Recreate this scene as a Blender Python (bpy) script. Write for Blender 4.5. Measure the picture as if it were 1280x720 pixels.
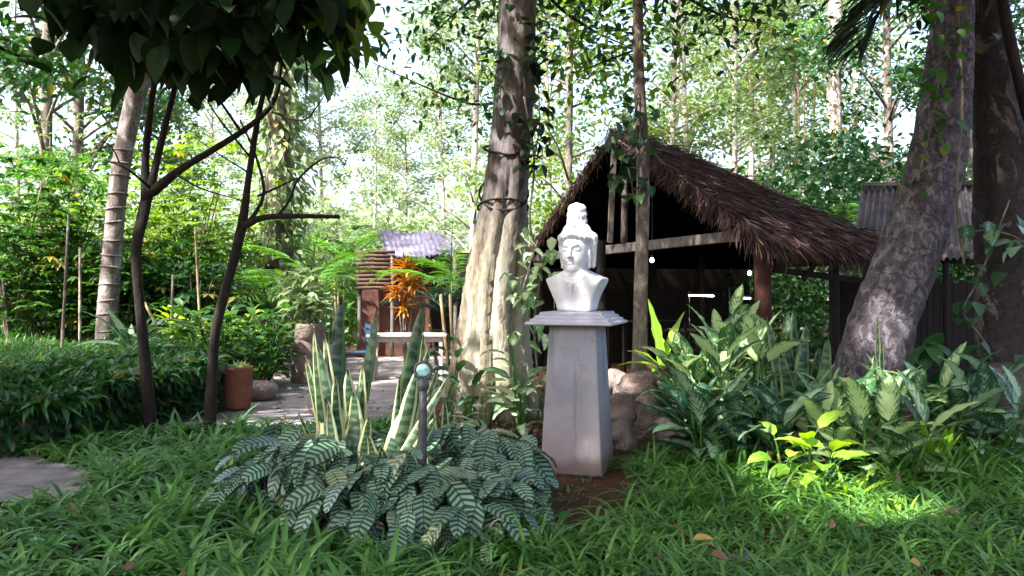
import bpy, math, random
import numpy as np
from math import radians as R, sin, cos, pi
from mathutils import Vector, Matrix
random.seed(7)
rng = np.random.default_rng(11)
for o in list(bpy.data.objects): bpy.data.objects.remove(o)
SC = bpy.context.scene
C = SC.collection
# ---------------------------------------------------------------- camera, sky, sun, exposure
CAMH = 1.4
F = 1050.0
cam_d = bpy.data.cameras.new('camera'); cam = bpy.data.objects.new('camera', cam_d); C.objects.link(cam)
cam.location = (0, 0, CAMH); cam.rotation_euler = (R(90), 0, 0)
cam_d.sensor_width = 36; cam_d.lens = 36*F/1280; cam_d.clip_end = 1000; cam_d.clip_start = .05
SC.camera = cam
SUN = np.array([-0.50, -0.42, 0.76]); SUN = SUN/np.linalg.norm(SUN)      # direction towards the sun
SUN_EL = math.asin(SUN[2])
w = bpy.data.worlds.new('World'); SC.world = w; w.use_nodes = True
nt = w.node_tree; nt.nodes.clear()
sky = nt.nodes.new('ShaderNodeTexSky'); sky.sky_type = 'NISHITA'; sky.sun_disc = False
sky.sun_elevation = SUN_EL; sky.sun_rotation = math.atan2(SUN[0], SUN[1])
sky.dust_density = 6.0; sky.air_density = 1.0; sky.ozone_density = .6
bg = nt.nodes.new('ShaderNodeBackground'); bg.inputs['Strength'].default_value = 0.15
wo = nt.nodes.new('ShaderNodeOutputWorld')
nt.links.new(sky.outputs[0], bg.inputs[0]); nt.links.new(bg.outputs[0], wo.inputs[0])
sd = bpy.data.lights.new('sun', 'SUN'); sd.energy = 3.6; sd.angle = R(0.8); sd.color = (1, .965, .92)
so = bpy.data.objects.new('sun', sd); C.objects.link(so)
so.rotation_euler = Vector(SUN).to_track_quat('Z', 'Y').to_euler()
SC.view_settings.view_transform = 'Standard'; SC.view_settings.look = 'None'
SC.view_settings.exposure = 2.45; SC.view_settings.gamma = 1
SC.render.engine = 'CYCLES'
cy = SC.cycles
cy.max_bounces = 7; cy.diffuse_bounces = 4; cy.glossy_bounces = 2; cy.transmission_bounces = 4
cy.transparent_max_bounces = 4; cy.use_denoising = True; cy.caustics_reflective = False; cy.caustics_refractive = False
cy.use_adaptive_sampling = True; cy.adaptive_threshold = 0.02; cy.sample_clamp_indirect = 6

# ---------------------------------------------------------------- helpers
def P(px, py, d):
    return np.array([(px-640)/F*d, d, CAMH-(py-360)/F*d])
def G(px, py):
    d = F*CAMH/(py-360); return np.array([(px-640)/F*d, d, 0.0])

def tag(o, label=None, cat=None, group=None, kind=None):
    if label: o['label'] = label
    if cat: o['category'] = cat
    if group: o['group'] = group
    if kind: o['kind'] = kind
    return o
def thing(name, label, cat, loc=(0, 0, 0), rz=0, group=None):
    o = bpy.data.objects.new(name, None); C.objects.link(o)
    o.location = loc; o.rotation_euler = (0, 0, rz); o.empty_display_size = .1
    return tag(o, label, cat, group)

class MB:
    """collects vertices, quads/tris and a per-vertex vector (u, v, random)"""
    def __init__(s): s.v=[]; s.a=[]; s.f=[]; s.n=0
    def add(s, V, Fc, A=None):
        V = np.asarray(V, float).reshape(-1, 3)
        if A is None:
            A = np.zeros((len(V), 3)); A[:, 2] = rng.random()
        s.v.append(V); s.a.append(np.asarray(A, float).reshape(-1, 3))
        if isinstance(Fc, np.ndarray): s.f.append(Fc+s.n)
        else:
            for k in (3, 4):
                q = [f for f in Fc if len(f) == k]
                if q: s.f.append(np.array(q)+s.n)
            for f in Fc:
                if len(f) > 4: s.f.append(np.array([f])+s.n)
        s.n += len(V); return s
    def box(s, c, size, rz=0, rx=0, ry=0, taper=1.0):
        c = np.array(c, float); hx, hy, hz = [q/2 for q in size]
        V = np.array([[-hx,-hy,-hz],[hx,-hy,-hz],[hx,hy,-hz],[-hx,hy,-hz],[-hx*taper,-hy*taper,hz],[hx*taper,-hy*taper,hz],[hx*taper,hy*taper,hz],[-hx*taper,hy*taper,hz]])
        M = np.array(Matrix.Rotation(rz,3,'Z') @ Matrix.Rotation(ry,3,'Y') @ Matrix.Rotation(rx,3,'X'))
        return s.add(V@M.T+c, [(0,3,2,1),(4,5,6,7),(0,1,5,4),(1,2,6,5),(2,3,7,6),(3,0,4,7)])
    def beam(s, a, b, wd, th=None):
        """square bar from a to b"""
        a = Vector(a); b = Vector(b); th = th or wd; t = (b-a).normalized()
        up = Vector((0,0,1)) if abs(t.z) < .9 else Vector((0,1,0))
        sd_ = t.cross(up).normalized(); u2 = sd_.cross(t)
        V = []
        for p in (a, b):
            for sx, sz in ((-1,-1),(1,-1),(1,1),(-1,1)): V.append(p+sd_*sx*wd/2+u2*sz*th/2)
        return s.add(V, [(0,1,2,3),(7,6,5,4),(0,4,5,1),(1,5,6,2),(2,6,7,3),(3,7,4,0)])
    def tube(s, pts, rad, seg=8, sub=4, rough=0.0, seedk=0, oval=1.0, cap=True, ringbump=None):
        pts = np.array(pts, float); rad = np.array(rad, float)
        # catmull-rom
        n = len(pts)
        if n > 2 and sub > 1:
            pp = np.vstack([2*pts[0]-pts[1], pts, 2*pts[-1]-pts[-2]])
            out=[]; ro=[]
            for i in range(n-1):
                p0,p1,p2,p3 = pp[i:i+4]
                for k in range(sub):
                    t=k/sub
                    out.append(.5*((2*p1)+(-p0+p2)*t+(2*p0-5*p1+4*p2-p3)*t*t+(-p0+3*p1-3*p2+p3)*t**3))
                    ro.append(rad[i]*(1-t)+rad[i+1]*t)
            out.append(pts[-1]); ro.append(rad[-1])
            pts=np.array(out); rad=np.array(ro)
        n=len(pts)
        T = np.gradient(pts, axis=0); T /= np.linalg.norm(T,axis=1)[:,None]+1e-9
        ref = np.array([0,1,0.]) if abs(T[0][2])>.7 else np.array([0,0,1.])
        V=[]; A=[]
        th = np.linspace(0,2*pi,seg,endpoint=False)
        Sd=None; L=0; r0=rng.random()
        for i in range(n):
            if Sd is None: Sd=np.cross(ref,T[i])
            else: Sd=Sd-T[i]*np.dot(Sd,T[i])
            Sd=Sd/(np.linalg.norm(Sd)+1e-9); U=np.cross(T[i],Sd)
            if i: L+=np.linalg.norm(pts[i]-pts[i-1])
            r=rad[i]*np.ones(seg)
            if rough: r=r*(1+rough*(np.sin(th*3+L*3+seedk)+.6*np.sin(th*5-L*5+seedk*2)+.7*(rng.random(seg)-.5)))
            if ringbump: r=r*(1+ringbump[1]*(((L/ringbump[0])%1.0)))
            ring=pts[i]+np.outer(np.cos(th)*r*oval,Sd)+np.outer(np.sin(th)*r,U)
            V.append(ring); A.append(np.stack([th/(2*pi),np.full(seg,L),np.full(seg,r0)],1))
        V=np.concatenate(V); A=np.concatenate(A)
        i=np.arange(n-1)[:,None]*seg; j=np.arange(seg)[None]; j2=(j+1)%seg
        Fq=np.stack([i+j,i+j2,i+seg+j2,i+seg+j],-1).reshape(-1,4)
        b=s.n; s.add(V,Fq,A)
        if cap and seg>2:
            s.f.append(np.array([list(range(seg))[::-1]])+b); s.f.append(np.array([[k+(n-1)*seg for k in range(seg)]])+b)
        return s
    def lathe(s, prof, seg=24, loc=(0,0,0), rough=0):
        prof=np.array(prof,float); n=len(prof); th=np.linspace(0,2*pi,seg,endpoint=False)
        V=np.stack([prof[:,0][:,None]*np.cos(th),prof[:,0][:,None]*np.sin(th),np.repeat(prof[:,1][:,None],seg,1)],-1)
        if rough: V=V*(1+rough*(rng.random((n,seg,1))-.5))
        V=V.reshape(-1,3)+np.array(loc)
        i=np.arange(n-1)[:,None]*seg; j=np.arange(seg)[None]; j2=(j+1)%seg
        return s.add(V,np.stack([i+j,i+j2,i+seg+j2,i+seg+j],-1).reshape(-1,4))
    def build(s, name, mat, parent=None, smooth=True, loc=None):
        me=bpy.data.meshes.new(name)
        V=np.concatenate(s.v); A=np.concatenate(s.a)
        idx=np.concatenate([f.ravel() for f in s.f]).astype(np.int32)
        cnt=np.concatenate([np.full(len(f),f.shape[1]) for f in s.f])
        st=np.concatenate([[0],np.cumsum(cnt)[:-1]]).astype(np.int32)
        me.vertices.add(len(V)); me.vertices.foreach_set('co',V.astype(np.float32).ravel())
        me.loops.add(len(idx)); me.loops.foreach_set('vertex_index',idx)
        me.polygons.add(len(cnt)); me.polygons.foreach_set('loop_start',st)
        me.polygons.foreach_set('use_smooth',np.full(len(cnt),smooth))
        at=me.attributes.new('lf','FLOAT_VECTOR','POINT'); at.data.foreach_set('vector',A.astype(np.float32).ravel())
        me.update(calc_edges=True); me.validate()
        me.materials.append(mat)
        o=bpy.data.objects.new(name,me); C.objects.link(o)
        if parent is not None: o.parent=parent
        if loc is not None: o.location=loc
        return o

def ar(x, M): return np.broadcast_to(np.asarray(x, float), (M,)).copy()
def U(a, b, n): return rng.uniform(a, b, n)
PROF = {
 'strap': lambda s: np.clip(.55+2.5*s,0,1)*np.clip((1-s)*2.2,0,1)**.7,
 'ovate': lambda s: np.sin(pi*np.clip(s,0,1)**.75)**.72*(1-.12*s),
 'lance': lambda s: np.sin(pi*s**.8)**.9,
 'sword': lambda s: (.62+.9*s)*(s<.45)+(s>=.45)*(1.025*np.clip((1-s)/.55,0,1)**.55),
 'stem': lambda s: 1-.4*s,
 'round': lambda s: np.clip(1-(2*s**.9-1)**2,0,1)**.5,
 'heart': lambda s: np.clip(np.sin(pi*s**.5),0,1)**.8,
}
def ribbons(mb, base, az, el, bend, L, W, prof='strap', n=6, fold=.12, roll=0, twist=0, azb=0, wave=0, rnd=None, sc=3):
    base=np.asarray(base,float).reshape(-1,3); M=len(base)
    az,el,bend,L,W,roll,twist,azb,fold=[ar(q,M) for q in (az,el,bend,L,W,roll,twist,azb,fold)]
    s=np.linspace(0,1,n+1); sm=(s[:-1]+s[1:])/2
    def tan(ss):
        e=el[:,None]-bend[:,None]*ss; a=az[:,None]+azb[:,None]*ss
        return np.stack([np.cos(e)*np.cos(a),np.cos(e)*np.sin(a),np.sin(e)],-1),e,a
    tm,_,_=tan(sm); t,e,a=tan(s)
    c=np.concatenate([np.zeros((M,1,3)),np.cumsum(tm*(L/n)[:,None,None],1)],1)+base[:,None]
    sd0=np.stack([-np.sin(a),np.cos(a),np.zeros_like(a)],-1); n0=np.cross(t,sd0)
    r=(roll[:,None]+twist[:,None]*s)[...,None]
    sdv=sd0*np.cos(r)+n0*np.sin(r); nn=np.cross(t,sdv)
    p=PROF[prof](s) if isinstance(prof,str) else prof(s)
    p=np.maximum(p,.02)
    wd=(W[:,None]*p[None])[...,None]
    wv=0
    if wave:
        ph=rng.uniform(0,6,(M,1)); wv=(nn*wd*wave)*np.sin(s*2*pi*3+ph)[...,None]
    Lf=c-sdv*wd/2+nn*wd*fold[:,None,None]+wv; Rt=c+sdv*wd/2+nn*wd*fold[:,None,None]-wv
    V=np.stack([Lf,c,Rt],2)                       # M,n+1,3,3
    if rnd is None: rnd=rng.random(M)
    A=np.zeros(V.shape); A[...,0]=np.array([-1,0,1]); A[...,1]=s[None,:,None]; A[...,2]=np.asarray(rnd)[:,None,None]
    k=np.arange(M)[:,None,None]*(n+1)*3; i=np.arange(n)[None,:,None]*3; j=np.arange(2)[None,None]
    q=k+i+j
    Fq=np.stack([q,q+1,q+4,q+3],-1).reshape(-1,4)
    mb.add(V.reshape(-1,3),Fq,A.reshape(-1,3))
    return c[:,-1],e[:,-1],a[:,-1]
def leafcards(mb, pos, L, W, up=.3, droop=0.0, rnd=None):
    """small folded leaves, one kite each (two triangles)"""
    pos=np.asarray(pos).reshape(-1,3); M=len(pos); L=ar(L,M); W=ar(W,M)
    d=rng.normal(size=(M,3)); d[:,2]=d[:,2]*.6-droop; d/=np.linalg.norm(d,axis=1)[:,None]
    q=rng.normal(size=(M,3)); q[:,2]+=up*3; sdv=np.cross(d,q); sdv/=np.linalg.norm(sdv,axis=1)[:,None]; nn=np.cross(sdv,d)
    a=pos-d*L[:,None]/2; b=pos+d*L[:,None]/2; m=pos-d*L[:,None]*.08
    f=U(.0,.3,M)[:,None]*W[:,None]
    V=np.stack([a,m+sdv*W[:,None]/2+nn*f,b,m-sdv*W[:,None]/2+nn*f],1)
    A=np.zeros(V.shape); A[:,:,0]=[0,1,0,-1]; A[:,:,1]=[0,.45,1,.45]; A[:,:,2]=(rng.random(M) if rnd is None else rnd)[:,None]
    k=np.arange(M)[:,None]*4
    Ft=np.stack([k+[0,1,2],k+[0,2,3]],1).reshape(-1,3)
    mb.add(V.reshape(-1,3),Ft,A.reshape(-1,3))

# ---------------------------------------------------------------- materials
def srgb(h):
    h=h.lstrip('#'); v=[int(h[i:i+2],16)/255 for i in (0,2,4)]
    return tuple((x/12.92 if x<.04045 else ((x+.055)/1.055)**2.4) for x in v)+(1,)
class NT:
    def __init__(s,name):
        s.m=bpy.data.materials.new(name); s.m.use_nodes=True; s.t=s.m.node_tree; s.t.nodes.clear()
        s.out=s.t.nodes.new('ShaderNodeOutputMaterial')
    def n(s,typ,**k):
        x=s.t.nodes.new(typ)
        for a,b in k.items(): setattr(x,a,b)
        return x
    def l(s,a,b): s.t.links.new(a,b)
    def val(s,sock,v):
        if hasattr(v,'is_output') or isinstance(v,bpy.types.NodeSocket): s.l(v,sock)
        else: sock.default_value=v
    def math(s,op,a,b=None,c=None,clamp=False):
        x=s.n('ShaderNodeMath',operation=op,use_clamp=clamp); s.val(x.inputs[0],a)
        if b is not None: s.val(x.inputs[1],b)
        if c is not None: s.val(x.inputs[2],c)
        return x.outputs[0]
    def mix(s,f,a,b):
        x=s.n('ShaderNodeMix',data_type='RGBA'); s.val(x.inputs[0],f); s.val(x.inputs[6],a); s.val(x.inputs[7],b); return x.outputs[2]
    def ramp(s,f,stops):
        x=s.n('ShaderNodeValToRGB'); s.val(x.inputs[0],f); e=x.color_ramp.elements
        while len(e)<len(stops): e.new(.5)
        for q,(p,c) in zip(e,stops): q.position=p; q.color=c if len(c)==4 else (*c,1)
        return x.outputs[0]
    def noise(s,scale,detail=3,rough=.55,vec=None,obj=True,dist=0):
        x=s.n('ShaderNodeTexNoise'); x.inputs['Scale'].default_value=scale; x.inputs['Detail'].default_value=detail
        x.inputs['Roughness'].default_value=rough; x.inputs['Distortion'].default_value=dist
        if vec is None: vec=s.n('ShaderNodeTexCoord').outputs['Object']
        s.l(vec,x.inputs['Vector']); return x.outputs['Fac']
    def mapping(s,scale,rot=(0,0,0)):
        tc=s.n('ShaderNodeTexCoord'); m=s.n('ShaderNodeMapping'); m.inputs['Scale'].default_value=scale; m.inputs['Rotation'].default_value=rot
        s.l(tc.outputs['Object'],m.inputs[0]); return m.outputs[0]
    def bump(s,h,st=.4,dist=.02):
        b=s.n('ShaderNodeBump'); b.inputs['Strength'].default_value=st; b.inputs['Distance'].default_value=dist; s.l(h,b.inputs['Height']); return b.outputs[0]
    def pr(s,col,rough=.7,bump=None,spec=.5,metal=0,emis=None,es=0):
        b=s.n('ShaderNodeBsdfPrincipled'); s.val(b.inputs['Base Color'],col); s.val(b.inputs['Roughness'],rough)
        b.inputs['Specular IOR Level'].default_value=spec; b.inputs['Metallic'].default_value=metal
        if bump is not None: s.l(bump,b.inputs['Normal'])
        if emis: b.inputs['Emission Color'].default_value=emis; b.inputs['Emission Strength'].default_value=es
        return b.outputs[0]
    def done(s,sh): s.l(sh,s.out.inputs['Surface']); return s.m

def leaf_mat(name, dark, light, pale=None, pattern='plain', rough=.42, trans=.35, tcol=None, spec=.4):
    m=NT(name); at=m.n('ShaderNodeAttribute',attribute_name='lf'); sp=m.n('ShaderNodeSeparateXYZ'); m.l(at.outputs['Vector'],sp.inputs[0])
    u,v,r=sp.outputs; au=m.math('ABSOLUTE',u)
    col=m.mix(r,dark,light)
    if pattern=='plain':
        mid=m.math('LESS_THAN',au,.07)
        col=m.mix(m.math('MULTIPLY',mid,.35),col,pale or light)
        old=m.math('GREATER_THAN',r,.965); col=m.mix(m.math('MULTIPLY',old,.7),col,srgb('#8a7a35'))
    elif pattern=='calathea':
        ph=m.math('SUBTRACT',m.math('MULTIPLY',v,7.5),m.math('MULTIPLY',au,1.0))
        wv=m.math('SINE',m.math('MULTIPLY',ph,2*pi))
        st=m.math('MULTIPLY_ADD',wv,1.5,.62,clamp=True)
        nz=m.noise(6,2); st=m.math('MULTIPLY',st,m.math('MULTIPLY_ADD',nz,.5,.7,clamp=True))
        edge=m.math('LESS_THAN',au,.9); mid=m.math('LESS_THAN',au,.05)
        st=m.math('MULTIPLY',m.math('MULTIPLY',st,edge),m.math('MULTIPLY_ADD',r,.5,.55)); col=m.mix(m.math('MULTIPLY',m.math('GREATER_THAN',r,.93),.6),col,srgb('#7c7038')); tip=m.math('MULTIPLY',m.math('GREATER_THAN',v,.95),m.math('GREATER_THAN',r,.6)); pale=m.mix(tip,pale,srgb('#6b4a2c'))
        col=m.mix(st,col,pale); col=m.mix(m.math('MULTIPLY',mid,.9),col,dark)
    elif pattern=='snake':
        nz=m.noise(9,3); cross=m.math('SINE',m.math('ADD',m.math('MULTIPLY',v,75),m.math('MULTIPLY',nz,14)))
        col=m.mix(m.math('MULTIPLY_ADD',cross,1.5,.3,clamp=True),dark,light)
        ed=m.math('MULTIPLY_ADD',m.math('ADD',au,m.math('MULTIPLY',nz,.25)),9,-6.3,clamp=True)
        col=m.mix(ed,col,pale)
    elif pattern=='blotch':
        nz=m.noise(22,4,.7); rib=m.math('SINE',m.math('MULTIPLY',m.math('SUBTRACT',m.math('MULTIPLY',v,7),m.math('MULTIPLY',au,2.2)),6.28))
        f=m.math('ADD',m.math('MULTIPLY',nz,2.6),m.math('MULTIPLY',rib,.25))
        f=m.math('SUBTRACT',f,m.math('MULTIPLY',m.math('POWER',au,2.0),1.0)); f=m.math('ADD',f,m.math('MULTIPLY_ADD',r,1.1,-1.25))
        f=m.math('MULTIPLY',f,1.6,clamp=True)
        col=m.mix(f,col,pale)
    elif pattern=='rim':
        f=m.math('MULTIPLY_ADD',au,6,-4.2,clamp=True); col=m.mix(f,col,pale)
    nz2=m.noise(40,2); b=m.bump(nz2,.15,.004)
    ps=m.pr(col,rough,b,spec)
    tr=m.n('ShaderNodeBsdfTranslucent')
    hs=m.n('ShaderNodeHueSaturation'); hs.inputs['Saturation'].default_value=1.15; hs.inputs['Value'].default_value=1.5; hs.inputs['Hue'].default_value=.487
    m.val(hs.inputs['Color'],col); m.l(hs.outputs[0],tr.inputs[0])
    mx=m.n('ShaderNodeMixShader'); mx.inputs[0].default_value=trans; m.l(ps,mx.inputs[1]); m.l(tr.outputs[0],mx.inputs[2])
    return m.done(mx.outputs[0])

def bark_mat(name, c1, c2, patch=None, scale=8, patch_amt=.5, bumpst=.8, zs=.35, rings=0, ps=2.6):
    m=NT(name); vec=m.mapping((1,1,zs)); n1=m.noise(scale,6,.65,vec,dist=.4); n2=m.noise(scale*5,4,.6,vec)
    f=m.math('ADD',m.math('MULTIPLY',n1,.65),m.math('MULTIPLY',n2,.4))
    col=m.ramp(f,[(.38,c1),(.62,c2)])
    if patch:
        n3=m.noise(ps,5,.7,m.mapping((1,1,.6)),dist=.6)
        pf=m.ramp(n3,[(.62-patch_amt*.28,(0,0,0)),(.68-patch_amt*.22,(1,1,1))]); col=m.mix(pf,col,patch)
    h=f
    if rings:
        at=m.n('ShaderNodeAttribute',attribute_name='lf'); sp=m.n('ShaderNodeSeparateXYZ'); m.l(at.outputs['Vector'],sp.inputs[0])
        nz=m.noise(3.5,3)
        rg=m.math('FRACT',m.math('ADD',m.math('DIVIDE',sp.outputs[1],rings),m.math('MULTIPLY',nz,1.3)))
        dk=m.math('LESS_THAN',rg,.06); col=m.mix(m.math('MULTIPLY',dk,m.math('MULTIPLY_ADD',n1,3,-1.1,clamp=True)),col,c1); h=m.math('ADD',f,m.math('MULTIPLY',rg,.6))
    return m.done(m.pr(col,.85,m.bump(h,bumpst,.03),.25))
def surf_mat(name, c1, c2, scale=4, rough=.8, bumpst=.3, bd=.01, spec=.3, metal=0, fine=0, c3=None):
    m=NT(name); n1=m.noise(scale,6,.6); col=m.ramp(n1,[(.36,c1),(.64,c2)])
    h=n1
    if fine:
        n2=m.noise(fine,4,.7); h=m.math('ADD',n1,n2)
        col=m.mix(m.math('MULTIPLY_ADD',n2,.9,-.25,clamp=True),col,c3 or c1)
    return m.done(m.pr(col,rough,m.bump(h,bumpst,bd),spec,metal))
def g(v,t=(1,1,1)): return (v*t[0],v*t[1],v*t[2],1)
M={}
M['grass']=leaf_mat('strap_grass',(.04,.14,.035,1),(.16,.33,.09,1),(.26,.42,.16,1),trans=.4,rough=.32,spec=.5)
M['grass_r']=leaf_mat('spider_grass',(.03,.11,.025,1),(.15,.31,.07,1),(.26,.40,.12,1),trans=.4,rough=.36,spec=.5)
M['calathea']=leaf_mat('striped_leaf',(.010,.038,.020,1),(.022,.078,.038,1),(.29,.40,.30,1),'calathea',rough=.36,trans=.2)
M['snake']=leaf_mat('snake_leaf',(.035,.08,.035,1),(.10,.17,.09,1),(.62,.64,.34,1),'snake',rough=.38,trans=.12)
M['snake_dark']=leaf_mat('dark_snake_leaf',(.010,.035,.020,1),(.05,.105,.06,1),(.10,.17,.06,1),'snake',rough=.36,trans=.1)
M['dumb']=leaf_mat('dumbcane_leaf',(.025,.085,.03,1),(.06,.15,.05,1),(.36,.48,.22,1),'blotch',rough=.5,trans=.25)
M['dumb_dark']=leaf_mat('dark_dumbcane_leaf',(.012,.055,.028,1),(.03,.10,.045,1),(.24,.36,.22,1),'blotch',rough=.45,trans=.2)
M['lime']=leaf_mat('lime_leaf',(.16,.34,.03,1),(.34,.52,.06,1),(.6,.68,.25,1),trans=.4)
M['bed']=leaf_mat('bed_leaf',(.018,.08,.022,1),(.085,.21,.05,1),(.16,.3,.1,1),trans=.3,rough=.45)
M['mid']=leaf_mat('mid_leaf',(.020,.075,.015,1),(.072,.17,.032,1),(.12,.26,.06,1),trans=.4)
M['deep']=leaf_mat('deep_leaf',(.010,.045,.014,1),(.035,.10,.028,1),(.06,.15,.05,1),trans=.3)
M['yellow']=leaf_mat('yellow_green_leaf',(.065,.15,.02,1),(.17,.28,.05,1),(.3,.4,.12,1),trans=.5)
M['far']=leaf_mat('haze_pale_far_leaf',(.06,.115,.035,1),(.19,.27,.10,1),(.2,.3,.12,1),trans=.5)  # paled leaf colour stands in for haze and glare over distance
M['pale']=leaf_mat('pale_leaf',(.10,.16,.07,1),(.26,.34,.17,1),(.3,.36,.2,1),trans=.45)  # pale leaves; far trees and woods wear this tone in place of haze
M['canopy']=leaf_mat('shade_dark_canopy_leaf',(.004,.014,.004,1),(.012,.042,.008,1),(.02,.05,.015,1),'none',trans=.22,rough=.6,spec=.2)  # crown leaves nearly black: their shade is put into the colour
M['orange']=leaf_mat('orange_leaf',(.30,.11,.015,1),(.55,.26,.03,1),(.7,.4,.1,1),trans=.35)
M['palm']=leaf_mat('palm_leaf',(.035,.12,.02,1),(.11,.26,.04,1),(.2,.32,.1,1),trans=.4)
M['palm_dark']=leaf_mat('dark_palm_leaf',(.006,.022,.012,1),(.015,.045,.02,1),(.03,.07,.03,1),trans=.12)
M['white_leaf']=leaf_mat('white_variegated_leaf',(.07,.18,.06,1),(.16,.3,.12,1),(.62,.68,.42,1),'blotch',trans=.25)
M['litter']=leaf_mat('dry_leaf',(.06,.032,.02,1),(.20,.13,.08,1),(.3,.2,.1,1),trans=.1,rough=.8)
M['bark_big']=bark_mat('big_tree_bark',(.10,.075,.06,1),(.30,.25,.20,1),(.52,.49,.38,1),4,.75,.9,.25)
M['bark_dark']=bark_mat('dark_bark',(.006,.005,.004,1),(.028,.020,.017,1),None,14,.5,.8)
M['bark_palm']=bark_mat('palm_bark',(.016,.012,.015,1),(.095,.08,.092,1),(.155,.14,.155,1),16,.42,1.0,.8,rings=.31,ps=15)
M['bark_palm2']=bark_mat('old_palm_bark',(.012,.010,.010,1),(.045,.036,.035,1),(.16,.14,.135,1),12,.2,.9,.8,rings=.2)
M['bark_ring']=bark_mat('ringed_bark',(.06,.045,.045,1),(.19,.16,.155,1),(.32,.29,.28,1),7,.4,.6,.8)
M['bark_pale']=bark_mat('pale_bark',(.16,.13,.115,1),(.34,.30,.27,1),(.5,.47,.43,1),9,.5,.5)
M['bark_mid']=bark_mat('grey_brown_bark',(.05,.04,.036,1),(.17,.14,.12,1),(.34,.3,.26,1),10,.35,.6)
M['soil']=surf_mat('soil',(.035,.016,.010,1),(.10,.042,.026,1),3,.95,.9,.04,.1,fine=30,c3=(.16,.085,.055,1))
M['forest_floor']=surf_mat('forest_floor',(.025,.022,.012,1),(.07,.055,.03,1),2,.95,.8,.05,.1,fine=18,c3=(.12,.09,.05,1))
M['concrete']=surf_mat('path_concrete',(.17,.148,.155,1),(.33,.295,.31,1),3.5,.9,.6,.015,.2,fine=45,c3=(.10,.085,.08,1))
M['plaster']=surf_mat('white_painted_plaster',(.50,.50,.55,1),(.66,.66,.70,1),7,.65,.25,.004,.3,fine=60,c3=(.38,.38,.41,1))
M['terracotta']=surf_mat('terracotta',(.15,.05,.032,1),(.27,.10,.06,1),5,.85,.5,.008,.2,fine=26,c3=(.11,.055,.04,1))
M['stone']=surf_mat('pinkish_stone',(.22,.155,.135,1),(.42,.33,.30,1),6,.9,1.0,.04,.2,fine=28,c3=(.12,.085,.07,1))
M['stone_grey']=surf_mat('grey_stone',(.07,.06,.055,1),(.20,.17,.16,1),5,.9,.7,.02,.2,fine=40,c3=(.04,.035,.03,1))
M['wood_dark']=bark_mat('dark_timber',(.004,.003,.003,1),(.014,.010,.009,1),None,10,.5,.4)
M['wood_red']=bark_mat('red_brown_timber',(.025,.009,.007,1),(.065,.024,.018,1),None,10,.5,.4)
M['soot_and_shade']=surf_mat('soot_and_shade_underside',(.002,.0015,.0015,1),(.006,.005,.004,1),9,1,.5,.02,.0)  # near black: shade under the roof is put into the soot colour
M['wood_grey']=bark_mat('weathered_timber',(.055,.045,.04,1),(.17,.15,.14,1),None,12,.5,.4)
M['bamboo']=bark_mat('bamboo_cane',(.12,.085,.05,1),(.32,.24,.14,1),None,8,.5,.3)
M['log']=bark_mat('brown_log',(.03,.016,.012,1),(.10,.058,.042,1),None,8,.5,.4)
M['white_paint']=surf_mat('worn_white_paint',(.28,.26,.25,1),(.46,.43,.41,1),9,.6,.2,.003,.3,fine=50,c3=(.3,.27,.24,1))
M['thatch']=leaf_mat('thatch_straw',(.024,.012,.013,1),(.135,.085,.082,1),(.25,.2,.19,1),trans=.08,rough=.85,spec=.15)
M['tin']=surf_mat('rusty_grey_tin',(.03,.024,.024,1),(.10,.085,.083,1),5,.6,.3,.01,.4,.2,fine=22,c3=(.10,.05,.035,1))
M['tarp']=surf_mat('pale_violet_sheet_roof',(.06,.06,.095,1),(.15,.145,.21,1),4,.7,.4,.02,.2,fine=14,c3=(.22,.18,.26,1))
M['iron']=surf_mat('dark_iron',(.03,.03,.034,1),(.07,.07,.08,1),20,.45,.2,.002,.5)
M['blue']=surf_mat('dark_blue_plastic',(.02,.05,.11,1),(.04,.09,.17,1),10,.4,.1,.002,.5)
M['brown_wall']=surf_mat('brown_mud_wall',(.07,.032,.025,1),(.14,.07,.05,1),4,.9,.5,.02,.1,fine=20)
# ---------------------------------------------------------------- ground and path
def poly_sheet(name, pts, z, mat, th=.0, sub=1, kind='structure', label=None):
    """flat slab following a polygon outline, with a real edge when th > 0"""
    n=len(pts); mb=MB()
    V=[(x,y,z) for x,y in pts]
    if th:
        V+= [(x,y,z-th) for x,y in pts]
        mb.add(V,[tuple(range(n))]+[(i,i+n,(i+1)%n+n,(i+1)%n) for i in range(n)])
    else: mb.add(V,[tuple(range(n))])
    o=mb.build(name,mat,smooth=False); tag(o,label,kind=kind); return o
def smooth_poly(pts, k=5, jit=.0):
    out=[]; n=len(pts); p=np.array(pts,float)
    for i in range(n):
        p0,p1,p2,p3=p[i-1],p[i],p[(i+1)%n],p[(i+2)%n]
        for j in range(k):
            t=j/k; out.append(tuple(.5*((2*p1)+(-p0+p2)*t+(2*p0-5*p1+4*p2-p3)*t*t+(-p0+3*p1-3*p2+p3)*t**3)+rng.normal(size=2)*jit))
    return out
mb=MB(); xs=np.concatenate([[-200,-60],np.linspace(-20,20,81),[60,200]]); ys=np.concatenate([[-60,-10],np.linspace(0,30,61),[60,300]])
X,Y=np.meshgrid(xs,ys); Z=np.zeros_like(X)
def bump_h(x,y): return .09*np.exp(-(((x-.35)/1.0)**2+((y-6.8)/.9)**2))*0
V=np.stack([X,Y,Z],-1).reshape(-1,3); ny,nx=X.shape
i=np.arange(ny-1)[:,None]*nx; j=np.arange(nx-1)[None]
mb.add(V,np.stack([i+j,i+j+1,i+j+nx+1,i+j+nx],-1).reshape(-1,4)); tag(mb.build('ground',M['soil']),kind='structure')
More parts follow.
